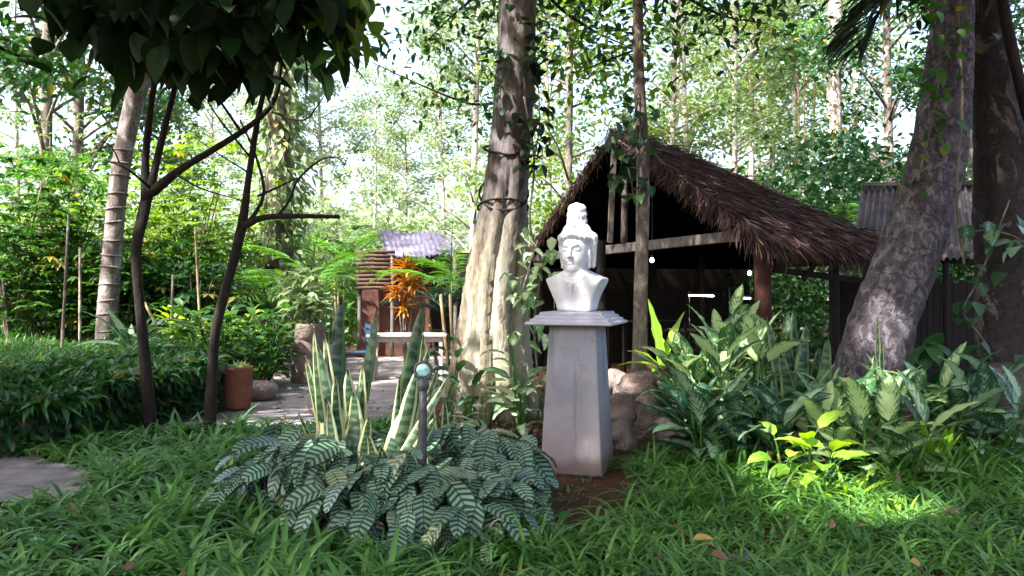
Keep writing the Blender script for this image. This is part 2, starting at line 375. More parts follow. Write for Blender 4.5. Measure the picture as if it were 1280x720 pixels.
PATH=[(-9,3.4),(-6,3.8),(-3.4,5.0),(-2.95,5.6),(-3.2,6.35),(-3.9,6.98),(-3.62,7.8),(-3.0,8.15),(-2.2,8.25),(-1.3,8.6),(-1.0,10),(-.7,12),(0.2,14),(-.5,17),(-4.6,16),(-3.9,13.2),(-3.45,12.1),(-3.5,10.5),(-3.25,9.5),(-3.6,8.6),(-3.9,7.7),(-4.2,6.8),(-7.5,5.1),(-10,4.9)]
PATHS=smooth_poly(PATH,6,.022)
tag(poly_sheet('path',PATHS,.012,M['concrete'],.03),kind='structure')
BED=[(-9,5.0),(-7.5,5.3),(-4.2,6.9),(-3.95,7.7),(-3.7,8.5),(-3.42,9.2),(-3.7,10.2),(-4.6,12.6),(-6,13.8),(-11,14.3),(-13,9)]
def in_poly(x,y,poly):
    x=np.asarray(x); y=np.asarray(y); c=np.zeros(x.shape,bool); n=len(poly)
    for i in range(n):
        x1,y1=poly[i]; x2,y2=poly[i-1]
        c^=((y1>y)!=(y2>y))&(x<(x2-x1)*(y-y1)/(y2-y1+1e-12)+x1)
    return c
# ---------------------------------------------------------------- implicit surface (surface nets) for the bust
def surface_nets(f, lo, hi, h):
    lo=np.array(lo); n=np.ceil((np.array(hi)-lo)/h).astype(int)+1
    g_=[lo[k]+h*np.arange(n[k]) for k in range(3)]
    X,Y,Z=np.meshgrid(*g_,indexing='ij'); D=f(X,Y,Z); S=D<0
    cs=[(a,b,c) for a in (0,1) for b in (0,1) for c in (0,1)]
    def sub(A,o): return A[o[0]:A.shape[0]-1+o[0],o[1]:A.shape[1]-1+o[1],o[2]:A.shape[2]-1+o[2]]
    cnt=sum(sub(S,o).astype(int) for o in cs); act=(cnt>0)&(cnt<8)
    acc=np.zeros(act.shape+(3,)); wt=np.zeros(act.shape)
    for a in cs:
        for k in range(3):
            if a[k]==0:
                b=list(a); b[k]=1; b=tuple(b)
                da,db=sub(D,a),sub(D,b); cr=(da<0)!=(db<0)
                t=np.where(cr,da/(da-db+1e-12),0)
                p=np.zeros(act.shape+(3,)); p[...]=a; p[...,k]+=t
                acc+=p*cr[...,None]; wt+=cr
    idx=-np.ones(act.shape,int); ii=np.argwhere(act); idx[act]=np.arange(len(ii))
    V=lo+h*(ii+acc[act]/wt[act][:,None])
    Fs=[]
    for k in range(3):
        u,v=[(1,2),(2,0),(0,1)][k]
        a=[slice(1,-1)]*3; a[k]=slice(0,-1); b=list(a); b[k]=slice(1,None)
        s0=S[tuple(a)]; s1=S[tuple(b)]
        q=np.argwhere(s0!=s1); 
        if not len(q): continue
        off=np.array([1,1,1]); off[k]=0; q=q+off
        du=np.zeros(3,int); du[u]=1; dv=np.zeros(3,int); dv[v]=1
        I=lambda p: idx[p[:,0],p[:,1],p[:,2]]
        quad=np.stack([I(q-du-dv),I(q-dv),I(q),I(q-du)],1)
        flip=~S[tuple((q).T)]
        quad[flip]=quad[flip][:,::-1]
        Fs.append(quad)
    Fq=np.concatenate(Fs); Fq=Fq[(Fq>=0).all(1)]
    return V,Fq
def smin(a,b,k): h=np.clip(.5+.5*(b-a)/k,0,1); return b*(1-h)+a*h-k*h*(1-h)
def smax(a,b,k): return -smin(-a,-b,k)
def ell(X,Y,Z,c,r):
    a=np.sqrt(((X-c[0])/r[0])**2+((Y-c[1])/r[1])**2+((Z-c[2])/r[2])**2); return (a-1)*min(r)
def caps(X,Y,Z,a,b,r1,r2=None):
    r2=r1 if r2 is None else r2; a=np.array(a,float); b=np.array(b,float); d=b-a
    t=np.clip(((X-a[0])*d[0]+(Y-a[1])*d[1]+(Z-a[2])*d[2])/np.dot(d,d),0,1)
    return np.sqrt((X-a[0]-d[0]*t)**2+(Y-a[1]-d[1]*t)**2+(Z-a[2]-d[2]*t)**2)-(r1+(r2-r1)*t)
def bust_f(X,Y,Z):
    # face looks along -Y ; z=0 at the foot
    # head (a little over natural size on its small chest)
    X0,Y0,Z0=X,Y,Z; X=X/1.08; Y=Y/1.06; Z=.46+(Z-.447)/1.12
    d=ell(X,Y,Z,(0,.005,.475),(.098,.118,.135))
    d=smin(d,ell(X,Y,Z,(0,-.035,.405),(.072,.078,.085)),.04)            # jaw
    d=smin(d,ell(X,Y,Z,(0,-.085,.348),(.030,.028,.026)),.03)            # chin
    for s in (-1,1):
        d=smin(d,ell(X,Y,Z,(s*.050,-.072,.425),(.032,.032,.036)),.03)   # cheek
        d=smax(d,-ell(X,Y,Z,(s*.040,-.128,.478),(.030,.022,.020)),.018) # eye hollow
        lid=ell(X,Y,Z,(s*.040,-.094,.474),(.026,.020,.015)); d=smin(d,lid,.004)
        d=smax(d,-caps(X,Y,Z,(s*.018,-.119,.462),(s*.062,-.104,.463),.006),.003)
        br=caps(X,Y,Z,(s*.016,-.118,.497),(s*.045,-.112,.508),.005); d=smin(d,br,.010)
        d=smin(d,caps(X,Y,Z,(s*.045,-.112,.508),(s*.074,-.088,.496),.005,.003),.010)
    d=smin(d,caps(X,Y,Z,(0,-.116,.498),(0,-.142,.432),.008,.013),.012)  # nose
    for s in (-1,1): d=smin(d,ell(X,Y,Z,(s*.014,-.128,.428),(.010,.012,.008)),.006)
    d=smin(d,caps(X,Y,Z,(-.020,-.112,.398),(.020,-.112,.398),.0065),.004)
    d=smin(d,caps(X,Y,Z,(-.015,-.112,.384),(.015,-.112,.384),.0075),.004)
    d=smax(d,-caps(X,Y,Z,(-.026,-.121,.3915),(.026,-.121,.3915),.0045),.002)
    # neck
    d=smin(d,caps(X,Y,Z,(0,.02,.24),(0,.02,.40),.066,.054),.03)
    # ears with long lobes
    for s in (-1,1):
        d=smin(d,ell(X,Y,Z,(s*.100,.0,.455),(.014,.024,.045)),.008)
        d=smin(d,caps(X,Y,Z,(s*.100,-.004,.43),(s*.098,-.004,.365),.012,.014),.008)
    X,Y,Z=X0,Y0,Z0
    # torso : trapezoid outline, lens section
    zz=np.clip(Z,0,.30)
    hw=np.interp(zz,[0,.06,.14,.20,.25,.30],[.135,.145,.172,.205,.232,.236])
    top=.258+.095*np.clip(1-np.abs(X)/.20,0,1)**1.15
    hy=np.interp(zz,[0,.1,.2,.28,.34],[.095,.105,.122,.112,.07])*np.sqrt(np.clip(1-(X/.44)**2,.2,1))
    side=(np.abs(X)-hw)*.9
    t=smax(smax(side,np.abs(Y-.02)-hy,.03),smax((Z-top)*.85,-Z,.004),.03)
    for s in (-1,1): t=smin(t,ell(X,Y,Z,(s*.085,-.062,.165),(.075,.040,.060)),.04)
    t=smax(t,smax(side,-Z,.002),.004)
    d=smin(d,t,.035)
    # necklace and folds of the robe
    rr=np.sqrt((X/1.0)**2+((Z-.335)/1.05)**2)
    neck=np.abs(rr-.115)-.008; d=np.where((Y<-.03)&(Z<.27),d-.006*np.clip(1-np.abs(rr-.115)/.012,0,1)-.004*np.clip(1-np.abs(rr-.085)/.008,0,1),d)
    d=smin(d,ell(X,Y,Z,(0,-.112,.19),(.018,.012,.026)),.006)
    d=smin(d,ell(X,Y,Z,(0,-.112,.155),(.010,.010,.016)),.005)
    return d
def hair_f(X,Y,Z):
    X=X/1.08; Y=Y/1.06; Z=.46+(Z-.447)/1.12
    cap_=ell(X,Y,Z,(0,.025,.560),(.120,.125,.080))
    d=smax(cap_,-ell(X,Y,Z,(0,-.10,.475),(.094,.09,.082)),.012)
    strand=.0022*np.sin(np.arctan2(X,-(Y-.02))*22+Z*55)
    band=caps(X,Y,Z,(-.085,-.065,.560),(0,-.110,.582),.016); band=np.minimum(band,caps(X,Y,Z,(.085,-.065,.560),(0,-.110,.582),.016))
    for s in (-1,1):
        band=np.minimum(band,caps(X,Y,Z,(s*.085,-.065,.560),(s*.122,.02,.545),.016))
        d=smin(d,caps(X,Y,Z,(s*.118,.025,.56),(s*.108,.045,.375),.030,.021),.02)
    d=smin(d,band,.008)
    d=smin(d,ell(X,Y,Z,(0,.07,.46),(.112,.075,.12)),.02)
    r=np.sqrt(X**2+(Y-.015)**2)
    rad=np.interp(Z,[.58,.605,.64,.66,.72,.76,.785,.800],[.108,.098,.078,.064,.062,.057,.044,.0])
    rid=.007*np.abs(np.sin((Z-.6+.01*np.sin(np.arctan2(X,-Y)*2))*pi/.046))+.0022*np.sin(np.arctan2(X,-Y)*12+Z*30)
    knot=np.maximum((r-rad-rid)*.8,np.maximum(.57-Z,Z-.798)); d=smin(d,knot,.012)
    d=smin(d,ell(X,Y,Z,(0,-.080,.635),(.024,.016,.036)),.010)
    return d+strand*(Z>.5)
# ---------------------------------------------------------------- pedestal and bust
PX=P(722,595,6.52)[0]; PY=6.50; PRZ=R(-18)
m=NT('painted_pedestal_concrete')
n1=m.noise(2.2,5,.6); n2=m.noise(30,4,.7); n3=m.noise(5,6,.7,m.mapping((1,1,.25)))
geo=m.n('ShaderNodeTexCoord'); sp=m.n('ShaderNodeSeparateXYZ'); m.l(geo.outputs['Object'],sp.inputs[0])
col=m.ramp(n1,[(.35,(.19,.19,.235,1)),(.65,(.30,.295,.34,1))])
low=m.math('MULTIPLY_ADD',m.math('ADD',sp.outputs[2],m.math('MULTIPLY',n1,-.7)),-1.6,.75,clamp=True)
col=m.mix(m.math('MULTIPLY',low,.75),col,(.30,.245,.245,1))
foot=m.math('MULTIPLY_ADD',m.math('ADD',sp.outputs[2],m.math('MULTIPLY',n3,-.22)),-14,.6,clamp=True)
col=m.mix(m.math('MULTIPLY',foot,.7),col,(.16,.10,.08,1))
col=m.mix(m.math('MULTIPLY_ADD',n3,4,-2.35,clamp=True),col,(.26,.25,.29,1))
n7=m.noise(9,4,.7,m.mapping((1,1,.08))); col=m.mix(m.math('MULTIPLY_ADD',n7,5,-2.75,clamp=True),col,(.13,.125,.14,1))
n8=m.noise(14,5,.75); col=m.mix(m.math('MULTIPLY_ADD',n8,9,-5.6,clamp=True),col,(.10,.10,.08,1))
M['pedestal']=m.done(m.pr(col,.8,m.bump(m.math('ADD',n2,n1),.35,.006),.25))
ped=thing('pedestal','tall tapered grey concrete pedestal with a wide moulded cap, under the white bust','pedestal',(PX,PY,0),PRZ)
def bev(o,wd=.008,seg=2):
    b=o.modifiers.new('bevel','BEVEL'); b.width=wd; b.segments=seg; b.limit_method='ANGLE'
    return o
hb,ht=.238,.180; V=[]
for k,(z,h_) in enumerate([(0,hb),(.3,hb-.0155),(.6,hb-.031),(.9,hb-.0465),(1.12,ht)]):
    V+=[(-h_,-h_,z),(h_,-h_,z),(h_,h_,z),(-h_,h_,z)]
Fc=[(0,3,2,1),(16,17,18,19)]+[(k*4+i,k*4+(i+1)%4,k*4+4+(i+1)%4,k*4+4+i) for k in range(4) for i in range(4)]
bev(MB().add(V,Fc).build('shaft',M['pedestal'],ped,smooth=False),.012)
cp=MB()
prof=[(.176,1.121),(.322,1.122),(.330,1.128),(.330,1.142),(.300,1.152),(.298,1.166),(.270,1.176),(.268,1.190),(.240,1.200),(.238,1.218)]
V=[]; 
for h_,z in prof: V+=[(-h_,-h_,z),(h_,-h_,z),(h_,h_,z),(-h_,h_,z)]
n=len(prof); Fc=[(0,3,2,1),tuple(4*(n-1)+q for q in range(4))]+[(k*4+i,k*4+(i+1)%4,k*4+4+(i+1)%4,k*4+4+i) for k in range(n-1) for i in range(4)]
M['cap']=surf_mat('grey_painted_cap',(.34,.34,.42,1),(.48,.48,.56,1),5,.7,.3,.004,.3,fine=40,c3=(.3,.3,.36,1))
bev(cp.add(V,Fc).build('moulded_cap',M['cap'],ped,smooth=False),.003)
bust=thing('bust_statue','white plaster bust of a serene figure with a tall topknot, on the pedestal cap','statue',(PX-.012,PY+.0,1.2185),PRZ-R(7))
V,Fq=surface_nets(bust_f,(-.26,-.195,-.006),(.26,.18,.66),.0042)
MB().add(V,Fq,np.zeros((len(V),3))).build('head_and_chest',M['plaster'],bust)
V,Fq=surface_nets(hair_f,(-.19,-.19,.30),(.19,.20,.85),.0042)
MB().add(V,Fq,np.zeros((len(V),3))).build('headdress',M['plaster'],bust); bust.scale=(1.02,1.02,1.02)

# ---------------------------------------------------------------- big tree in the middle
def pts_px(l): return [P(a,b,d) for a,b,d in l]
TRD=9.3
bt=thing('buttressed_tree','thick pale-barked tree with folded buttresses in sunlight, just behind and left of the pedestal','tree',tuple(P(618,518,TRD)*[1,1,0]))
o=np.array(bt.location)
def big_trunk():
    mb=MB(); cl=pts_px([(614,530,TRD),(614,470,TRD),(616,400,TRD),(622,330,TRD),(631,250,TRD),(640,160,TRD),(646,60,TRD),(648,-60,TRD),(650,-260,TRD),(656,-480,TRD)])
    rr=[.50,.42,.345,.325,.255,.22,.205,.20,.17,.12]
    cl=np.array(cl); cl[:,2]-= 0
    # resample
    t=np.linspace(0,len(cl)-1,130); c=np.stack([np.interp(t,range(len(cl)),cl[:,k]) for k in range(3)],1)
    c=np.apply_along_axis(lambda a:np.convolve(np.pad(a,5,'edge'),np.ones(11)/11,'valid'),0,c)
    r=np.interp(t,range(len(cl)),rr); seg=64; th=np.linspace(0,2*pi,seg,endpoint=False)
    z=c[:,2]; fl=np.clip(1-(z)/2.9,0,1)
    ph=[3.6,4.25,4.75,5.5,.3,1.5,2.4]; V=[];A=[]
    for i in range(len(c)):
        rad=np.ones(seg)
        for k,p in enumerate(ph):
            dd=np.abs((th-p-.12*np.sin(z[i]*2+k)+pi)%(2*pi)-pi)
            rad-=(.40*fl[i]**.7)*np.exp(-(dd/.07)**2)*(1 if k in(1,2,3) else .7)
            rad+=(.16*fl[i]**1.3)*np.exp(-((dd-.35)/.2)**2)
        rad+=.03*np.sin(th*4+z[i]*2)+.02*np.sin(th*9-z[i]*3)+.02*rng.normal(size=seg)
        V.append(np.stack([c[i,0]+r[i]*rad*np.cos(th),c[i,1]+r[i]*rad*np.sin(th),np.full(seg,z[i])],1)); A.append(np.stack([th,np.full(seg,z[i]),th*0],1))
    V=np.concatenate(V)-o; A=np.concatenate(A); i=np.arange(len(c)-1)[:,None]*seg; j=np.arange(seg)[None]; j2=(j+1)%seg
    mb.add(V,np.stack([i+j,i+j2,i+seg+j2,i+seg+j],-1).reshape(-1,4),A); return mb
m=NT('buttress_bark')
n1=m.noise(3.0,6,.65,m.mapping((1,1,.18)),dist=.5); n2=m.noise(26,5,.65,m.mapping((1,1,.3))); n3=m.noise(1.7,5,.75,m.mapping((1,1,.35)),dist=.8)
f=m.math('ADD',m.math('MULTIPLY',n1,.7),m.math('MULTIPLY',n2,.35))
tc=m.n('ShaderNodeTexCoord'); sp=m.n('ShaderNodeSeparateXYZ'); m.l(tc.outputs['Object'],sp.inputs[0])
hi=m.ramp(f,[(.40,(.05,.04,.04,1)),(.60,(.17,.15,.145,1))]); hi=m.mix(m.math('MULTIPLY_ADD',n3,7,-3.9,clamp=True),hi,(.38,.36,.34,1))
lo=m.ramp(f,[(.36,(.07,.04,.028,1)),(.47,(.19,.165,.115,1)),(.56,(.29,.27,.205,1)),(.68,(.38,.36,.30,1))])
lo=m.mix(m.math('MULTIPLY_ADD',n3,6,-3.5,clamp=True),lo,(.26,.30,.10,1))
k=m.math('MULTIPLY_ADD',m.math('ADD',sp.outputs[2],m.math('MULTIPLY',n3,1.2)),-1.1,3.3,clamp=True)
col=m.mix(k,hi,lo)
n5=m.noise(7,5,.7,m.mapping((1,1,.10)),dist=.3)
col=m.mix(m.math('MULTIPLY_ADD',n5,7,-4.1,clamp=True),col,(.10,.055,.035,1))
n6=m.noise(1.4,4,.7,m.mapping((1,1,.5))); col=m.mix(m.math('MULTIPLY_ADD',n6,5,-2.9,clamp=True),col,(.14,.17,.05,1))
M['buttress']=m.done(m.pr(col,.85,m.bump(m.math('ADD',f,n5),1.0,.04),.25))
big_trunk().build('trunk',M['buttress'],bt)
# thin lianas wound round the big tree
for k,(z0,ddz,lab) in enumerate([(2.95,.10,'dark vine wound round the buttressed tree at its highest loop'),(2.45,.22,'thin vine crossing the buttressed tree at a slant below the highest loop'),(2.28,-.08,'dark double vine loop low on the upper pale bark of the buttressed tree')]):
    c0=np.array([(635-640)/F*TRD-.0+ (3-z0)*(-.05),TRD]); pts=[]
    rr=np.interp(z0,[1,2,3.2],[.36,.275,.225])
    for q in range(22):
        a=q/18*2*pi-pi*.9+k; pts.append((c0[0]+(rr+.015)*cos(a)-.02,c0[1]+(rr+.015)*sin(a),z0+ddz*sin(a)+.02*rng.normal()*.3))
    tag(MB().tube(pts,[.013]*22,6,2,.1).build('liana',M['bark_dark']),lab,'vine')
pts=pts_px([(655,120,9.0),(668,200,8.95),(662,280,8.9),(676,330,8.85),(668,400,8.8),(672,470,8.9)])
tag(MB().tube(pts,[.012]*6,6,4,.1).build('liana',M['bark_mid']),'thin grey liana hanging down the right side of the buttressed tree','vine')

# ---------------------------------------------------------------- pavilion with thatched roof
A0=np.array([1.46,12.0,3.66]); B0=np.array([2.52,12.7,3.44]); CC=np.array([2.86,9.75,2.02]); D0=np.array([4.95,10.85,1.90]); L0=np.array([.22,14.7,1.92])
rdir=np.array([.887,.46,0]); L1=L0+rdir*5.2; L1[2]=1.95
pav=thing('thatched_pavilion','open dark pavilion under a shaggy brown thatched roof, behind the bust','pavilion',(2.6,12.4,0))
PO=np.array([2.6,12.4,0])
th_=np.array([0,0,.12])
def sag(p,q,t,s=0): return p+(q-p)*t-np.array([0,0,s*sin(pi*t)])
def slab_quad(mb,a,b,c,d,nu=10,nv=10,thick=.12,jit=.015):
    """thick sheet a-b (top) to d-c (bottom)"""
    V=[];
    for lay in (0,1):
        for i in range(nu+1):
            for k in range(nv+1):
                t=i/nu; s_=k/nv; p=(a*(1-t)+b*t)*(1-s_)+(d*(1-t)+c*t)*s_
                V.append(p+[0,0,-thick*lay+jit*rng.normal()])
    N=(nu+1)*(nv+1); Fc=[]
    I=lambda l,i,k: l*N+i*(nv+1)+k
    for i in range(nu):
        for k in range(nv):
            Fc.append((I(0,i,k),I(0,i,k+1),I(0,i+1,k+1),I(0,i+1,k))); Fc.append((I(1,i,k),I(1,i+1,k),I(1,i+1,k+1),I(1,i,k+1)))
    for i in range(nu): 
        Fc.append((I(0,i,0),I(0,i+1,0),I(1,i+1,0),I(1,i,0))); Fc.append((I(0,i,nv),I(1,i,nv),I(1,i+1,nv),I(0,i+1,nv)))
    for k in range(nv):
        Fc.append((I(0,0,k),I(1,0,k),I(1,0,k+1),I(0,0,k+1))); Fc.append((I(0,nu,k),I(0,nu,k+1),I(1,nu,k+1),I(1,nu,k)))
    mb.add(V,Fc)
rf=MB()
slab_quad(rf,A0,B0,D0,CC); slab_quad(rf,A0,B0,L1,L0); slab_quad(rf,B0,B0+[.05,.05,0],L1,D0,8,8)
def straw(mb,a,b,c,d,n,L=(.25,.5),W=(.012,.03),lift=.03,spread=.25,tilt=.0):
    t=rng.random(n); s_=rng.random(n)**.9
    p=((a*(1-t[:,None])+b*t[:,None])*(1-s_[:,None])+(d*(1-t[:,None])+c*t[:,None])*s_[:,None])
    dn=((d*(1-t[:,None])+c*t[:,None])-(a*(1-t[:,None])+b*t[:,None])); dn/=np.linalg.norm(dn,axis=1)[:,None]
    az=np.arctan2(dn[:,1],dn[:,0])+rng.normal(size=n)*spread; el=np.arcsin(dn[:,2])+rng.normal(size=n)*.14+tilt+.06
    ribbons(mb,p+[0,0,lift],az,el,U(.0,.6,n),U(*L,n),U(*W,n),'lance',4,.2,roll=rng.normal(size=n)*.5)
ceil=MB()  # extra sheet under the thatch, nearly black in place of shade
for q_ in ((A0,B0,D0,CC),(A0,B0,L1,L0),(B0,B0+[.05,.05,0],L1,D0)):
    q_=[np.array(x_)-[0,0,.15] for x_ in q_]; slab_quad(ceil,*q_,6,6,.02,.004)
co=ceil.build('soot_and_shade_ceiling',M['soot_and_shade'],pav); co.location=-PO
st=MB()
straw(st,A0,B0,D0,CC,15000,(.25,.6),(.006,.017),.02,.3); straw(st,A0,B0,L1,L0,900)
# ragged eave and verge
def fringe(mb,a,b,n,az0,L=(.18,.42),el=-1.0,sp=.5,W=(.006,.017)):
    t=rng.random(n)[:,None]; p=a*(1-t)+b*t+rng.normal(size=(n,3))*.03
    ribbons(mb,p,az0+rng.normal(size=n)*sp,el+rng.normal(size=n)*.3,U(.0,.7,n),U(*L,n),U(*W,n),'lance',4,.2,roll=rng.normal(size=n)*.8)
azs=math.atan2(-.887,.46)
fringe(st,CC,D0,1800,azs,el=-.9); fringe(st,A0,CC,2000,azs-.6,(.14,.36),-.85,.7); fringe(st,A0,L0,1200,azs-pi+.5,(.12,.3),-.9,.7); fringe(st,A0,B0,600,azs,(.15,.35),.1,1.6)
fringe(st,B0,D0,900,azs+.8,(.15,.38),-.5,.9)
rb=rf.build('roof',M['thatch'],pav); rb.location=-PO
s1=st.build('thatch_cover',M['thatch'],rb); 
def pbeam(a,b,wd,mat,name='beam',parent=pav,off=PO,th=None):
    mb=MB().beam(a,b,wd,th); o=mb.build(name,mat,parent,smooth=False); o.location=-off; bev(o,.006); return o
def ppost(x,y,z,wd,mat,z0=0,lean=0,name='post',round_=True,parent=pav,off=PO):
    mb=MB()
    if round_: mb.tube([(x,y,z0),(x+lean*.5+.01,y,(z+z0)/2),(x+lean,y,z)],[wd/2]*3,10,3,.05)
    else: mb.beam((x,y,z0),(x+lean,y,z),wd)
    o=mb.build(name,mat,parent); o.location=-off; return o
ppost(CC[0]+.12,CC[1]+.25,2.05,.20,M['wood_red'])
ppost(L0[0]+.25,L0[1]-.1,1.98,.15,M['wood_dark'])
ppost(1.62,12.15,3.4,.10,M['wood_grey'],z0=2.05)
pm=(CC+L0)/2; ppost(1.30,12.25,2.1,.13,M['wood_dark'])
ppost(D0[0]-.25,D0[1]-.05,1.75,.15,M['wood_dark']); ppost(4.0,10.45,1.9,.12,M['wood_dark'])
ppost(4.75,16.3,2.0,.15,M['wood_dark']); ppost(2.6,15.6,2.0,.15,M['wood_dark']); ppost(3.6,16.0,2.0,.13,M['wood_dark']); ppost(5.2,13.6,1.9,.15,M['wood_dark'])
pbeam(CC+[.05,.1,.02],L0+[.1,-.05,.0],.10,M['wood_grey'],th=.13)
pbeam((CC+L0)/2+[-.1,.12,.10],A0-[0,0,.25],.08,M['wood_grey'])
pbeam(CC+[.1,.2,.0],D0+[-.1,0,0.02],.09,M['wood_dark']); pbeam(D0+[-.2,0,-.05],L1+[-.1,-.1,-.1],.1,M['wood_dark'])
pbeam((3.1,9.95,1.62),(4.85,10.85,1.45),.07,M['wood_dark']); pbeam((3.5,10.1,1.50),(3.9,10.35,1.9),.05,M['wood_dark']); pbeam((4.5,10.7,1.45),(4.9,10.8,.6),.04,M['wood_dark'])
pbeam((3.1,10.0,.55),(4.85,10.9,.55),.07,M['wood_dark'])
pbeam(L0+[.3,.1,0],L1,.1,M['wood_dark'])
# made-up screens and plank wall added along the back to keep the hall dark
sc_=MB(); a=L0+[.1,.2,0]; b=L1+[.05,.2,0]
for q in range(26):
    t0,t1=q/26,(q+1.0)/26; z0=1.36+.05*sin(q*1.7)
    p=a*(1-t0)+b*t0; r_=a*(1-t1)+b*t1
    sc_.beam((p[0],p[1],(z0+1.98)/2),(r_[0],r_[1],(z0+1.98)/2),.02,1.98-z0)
o=sc_.build('added_dark_screen',M['wood_dark'],pav,smooth=False); o.location=-PO
lw=MB()  # plank wall added below the screens to shut out daylight
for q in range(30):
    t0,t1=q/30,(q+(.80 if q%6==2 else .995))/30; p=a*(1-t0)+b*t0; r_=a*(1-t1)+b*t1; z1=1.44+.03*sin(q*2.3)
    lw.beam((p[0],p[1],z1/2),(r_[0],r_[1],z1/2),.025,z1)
o=lw.build('added_dark_wall',M['wood_dark'],pav,smooth=False); o.location=-PO
# hall furniture : tables and stools as dark shapes
def table(x,y,rz,w_,d_,h_,mat,name,label,cat,legw=.05,topt=.035,group=None):
    t=thing(name,label,cat,(x,y,0),rz,group)
    bev(MB().box((0,0,h_-topt/2),(w_,d_,topt)).build('table_top',mat,t,smooth=False),.006)
    for sx in (-1,1):
        for sy in (-1,1): MB().box((sx*(w_/2-.09),sy*(d_/2-.07),(h_-topt)/2),(legw,legw,h_-topt)).build('leg',mat,t,smooth=False)
    MB().box((0,-d_/2+.07,h_-topt-.045),(w_-.22,.02,.07)).build('apron',mat,t,smooth=False)
    return t
def chair(x,y,rz,mat,label,h_=.88,group=None):
    t=thing('chair',label,'chair',(x,y,0),rz,group)
    bev(MB().box((0,0,.44),(.42,.42,.03)).build('seat',mat,t,smooth=False),.01)
    mb=MB(); mb.box((-.19,.2,.66),(.035,.03,.42)); mb.box((.19,.2,.66),(.035,.03,.42))
    for z in (.62,.72,.82): mb.box((0,.2,z),(.35,.02,.05))
    mb.build('backrest',mat,t,smooth=False)
    for sx in (-1,1):
        for sy in (-1,1): MB().tube([(sx*.18,sy*.18,.43),(sx*.2,sy*.2,0)],[.018,.014],8,1).build('leg',mat,t)
    return t
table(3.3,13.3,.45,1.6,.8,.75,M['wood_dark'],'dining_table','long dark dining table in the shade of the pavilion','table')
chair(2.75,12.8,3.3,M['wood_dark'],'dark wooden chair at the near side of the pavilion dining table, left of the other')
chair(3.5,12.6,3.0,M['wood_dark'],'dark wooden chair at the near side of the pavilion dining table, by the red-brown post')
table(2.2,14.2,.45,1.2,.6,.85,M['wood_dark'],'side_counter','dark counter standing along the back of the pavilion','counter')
def emi(name,col,s):
    m=NT(name); e=m.n('ShaderNodeEmission'); e.inputs[0].default_value=col; e.inputs[1].default_value=s; return m.done(e.outputs[0])
M['lamp']=emi('lit_bulb_and_strip',(1,.97,.9,1),9)
def bulb(px,py,d,label,ztop):
    p=P(px,py,d); t=thing('light_bulb',label,'lamp',tuple(p),0,'lit bulbs hanging in the pavilion')
    MB().lathe([(.001,-.035),(.018,-.03),(.028,-.012),(.027,.006),(.014,.028),(.012,.035)],16).build('bulb',M['lamp'],t)
    MB().lathe([(.014,.033),(.016,.05),(.012,.075),(.004,.08)],12).build('socket',M['iron'],t)
    MB().tube([(0,0,.078),(0.003,0,(ztop-p[2])/2),(0,0,ztop-p[2])],[.004]*3,6,2).build('cord',M['iron'],t)
bulb(815,325,12.6,'small lit bulb hanging in the dark pavilion nearer the bust',2.9)
bulb(937,341,12.9,'small lit bulb hanging beside the red-brown corner post',2.7)
def gap_glow_strip(px0,px1,py,d,label):  # glowing strip standing in for daylight gaps beyond the hall
    a=P(px0,py,d); b=P(px1,py+1,d); t=thing('gap_glow_strip',label,'lamp',tuple((a+b)/2),0,'glowing strips for light gaps at the back of the pavilion')
    h_=(b-a)/2; MB().tube([-h_,h_*0,h_],[.012]*3,8,1).build('tube',M['lamp'],t)
    MB().box((0,0,.032),(np.linalg.norm(h_)*2+.04,.04,.03)).build('added_fitting',M['iron'],t,smooth=False)
    for s in (-1,1): MB().tube([h_*s*.7+[0,0,.04],h_*s*.7+[0,0,.55]],[.003]*2,5,1).build('added_hanger',M['iron'],t)
gap_glow_strip(861,892,369,15.0,'longer thin glowing strip for a light gap at the back of the pavilion')
gap_glow_strip(916,938,372,15.3,'shorter thin glowing strip for a light gap close to the red-brown post')

# ---------------------------------------------------------------- small hut with the pale sheet roof
hut=thing('small_hut','small brown hut with a crumpled pale violet sheet roof, beyond the white table','hut',(-1.9,17.2,0))
HO=np.array([-1.9,17.2,0])
mb=MB(); nu,nv=40,16; a=P(472,287,18.6); b=P(556,292,18.2); c=P(570,318,16.8); d=P(487,323,16.9)
V=[]
for i in range(nu+1):
    for k in range(nv+1):
        t=i/nu; s_=k/nv; p=(a*(1-t)+b*t)*(1-s_)+(d*(1-t)+c*t)*s_
        V.append(p+[0,0,.018*sin(i*1.9+k*.2)+.012*rng.normal()+.03*sin(k*.8+i*.25)])
N=len(V); V=V+[v-[0,0,.02] for v in V]
Fc=[]
for i in range(nu):
    for k in range(nv):
        q=i*(nv+1)+k; Fc.append((q,q+1,q+nv+2,q+nv+1)); Fc.append((N+q,N+q+nv+1,N+q+nv+2,N+q+1))
o=mb.add(V,Fc).build('roof',M['tarp'],hut); o.location=-HO
mb=MB()
for q in range(10):
    z=1.40+q*.08; mb.tube([(-3.15,16.9,z),(-2.75,16.85,z+.01),(-2.35,16.9,z)],[.035]*3,8,2,.05)
o=mb.build('log_wall',M['log'],hut); o.location=-HO
mb=MB(); mb.box((-2.45,17.4,.7),(1.5,.12,1.42)); o=mb.build('mud_wall',M['brown_wall'],hut,smooth=False); o.location=-HO
mb=MB(); mb.box((-1.6,19.0,1.1),(3.0,.12,2.2)); mb.box((-.75,18.0,1.0),(.1,2.0,2.0)); mb.box((-3.1,18.2,.9),(.1,1.6,1.8)); o=mb.build('back_wall',M['wood_dark'],hut,smooth=False); o.location=-HO
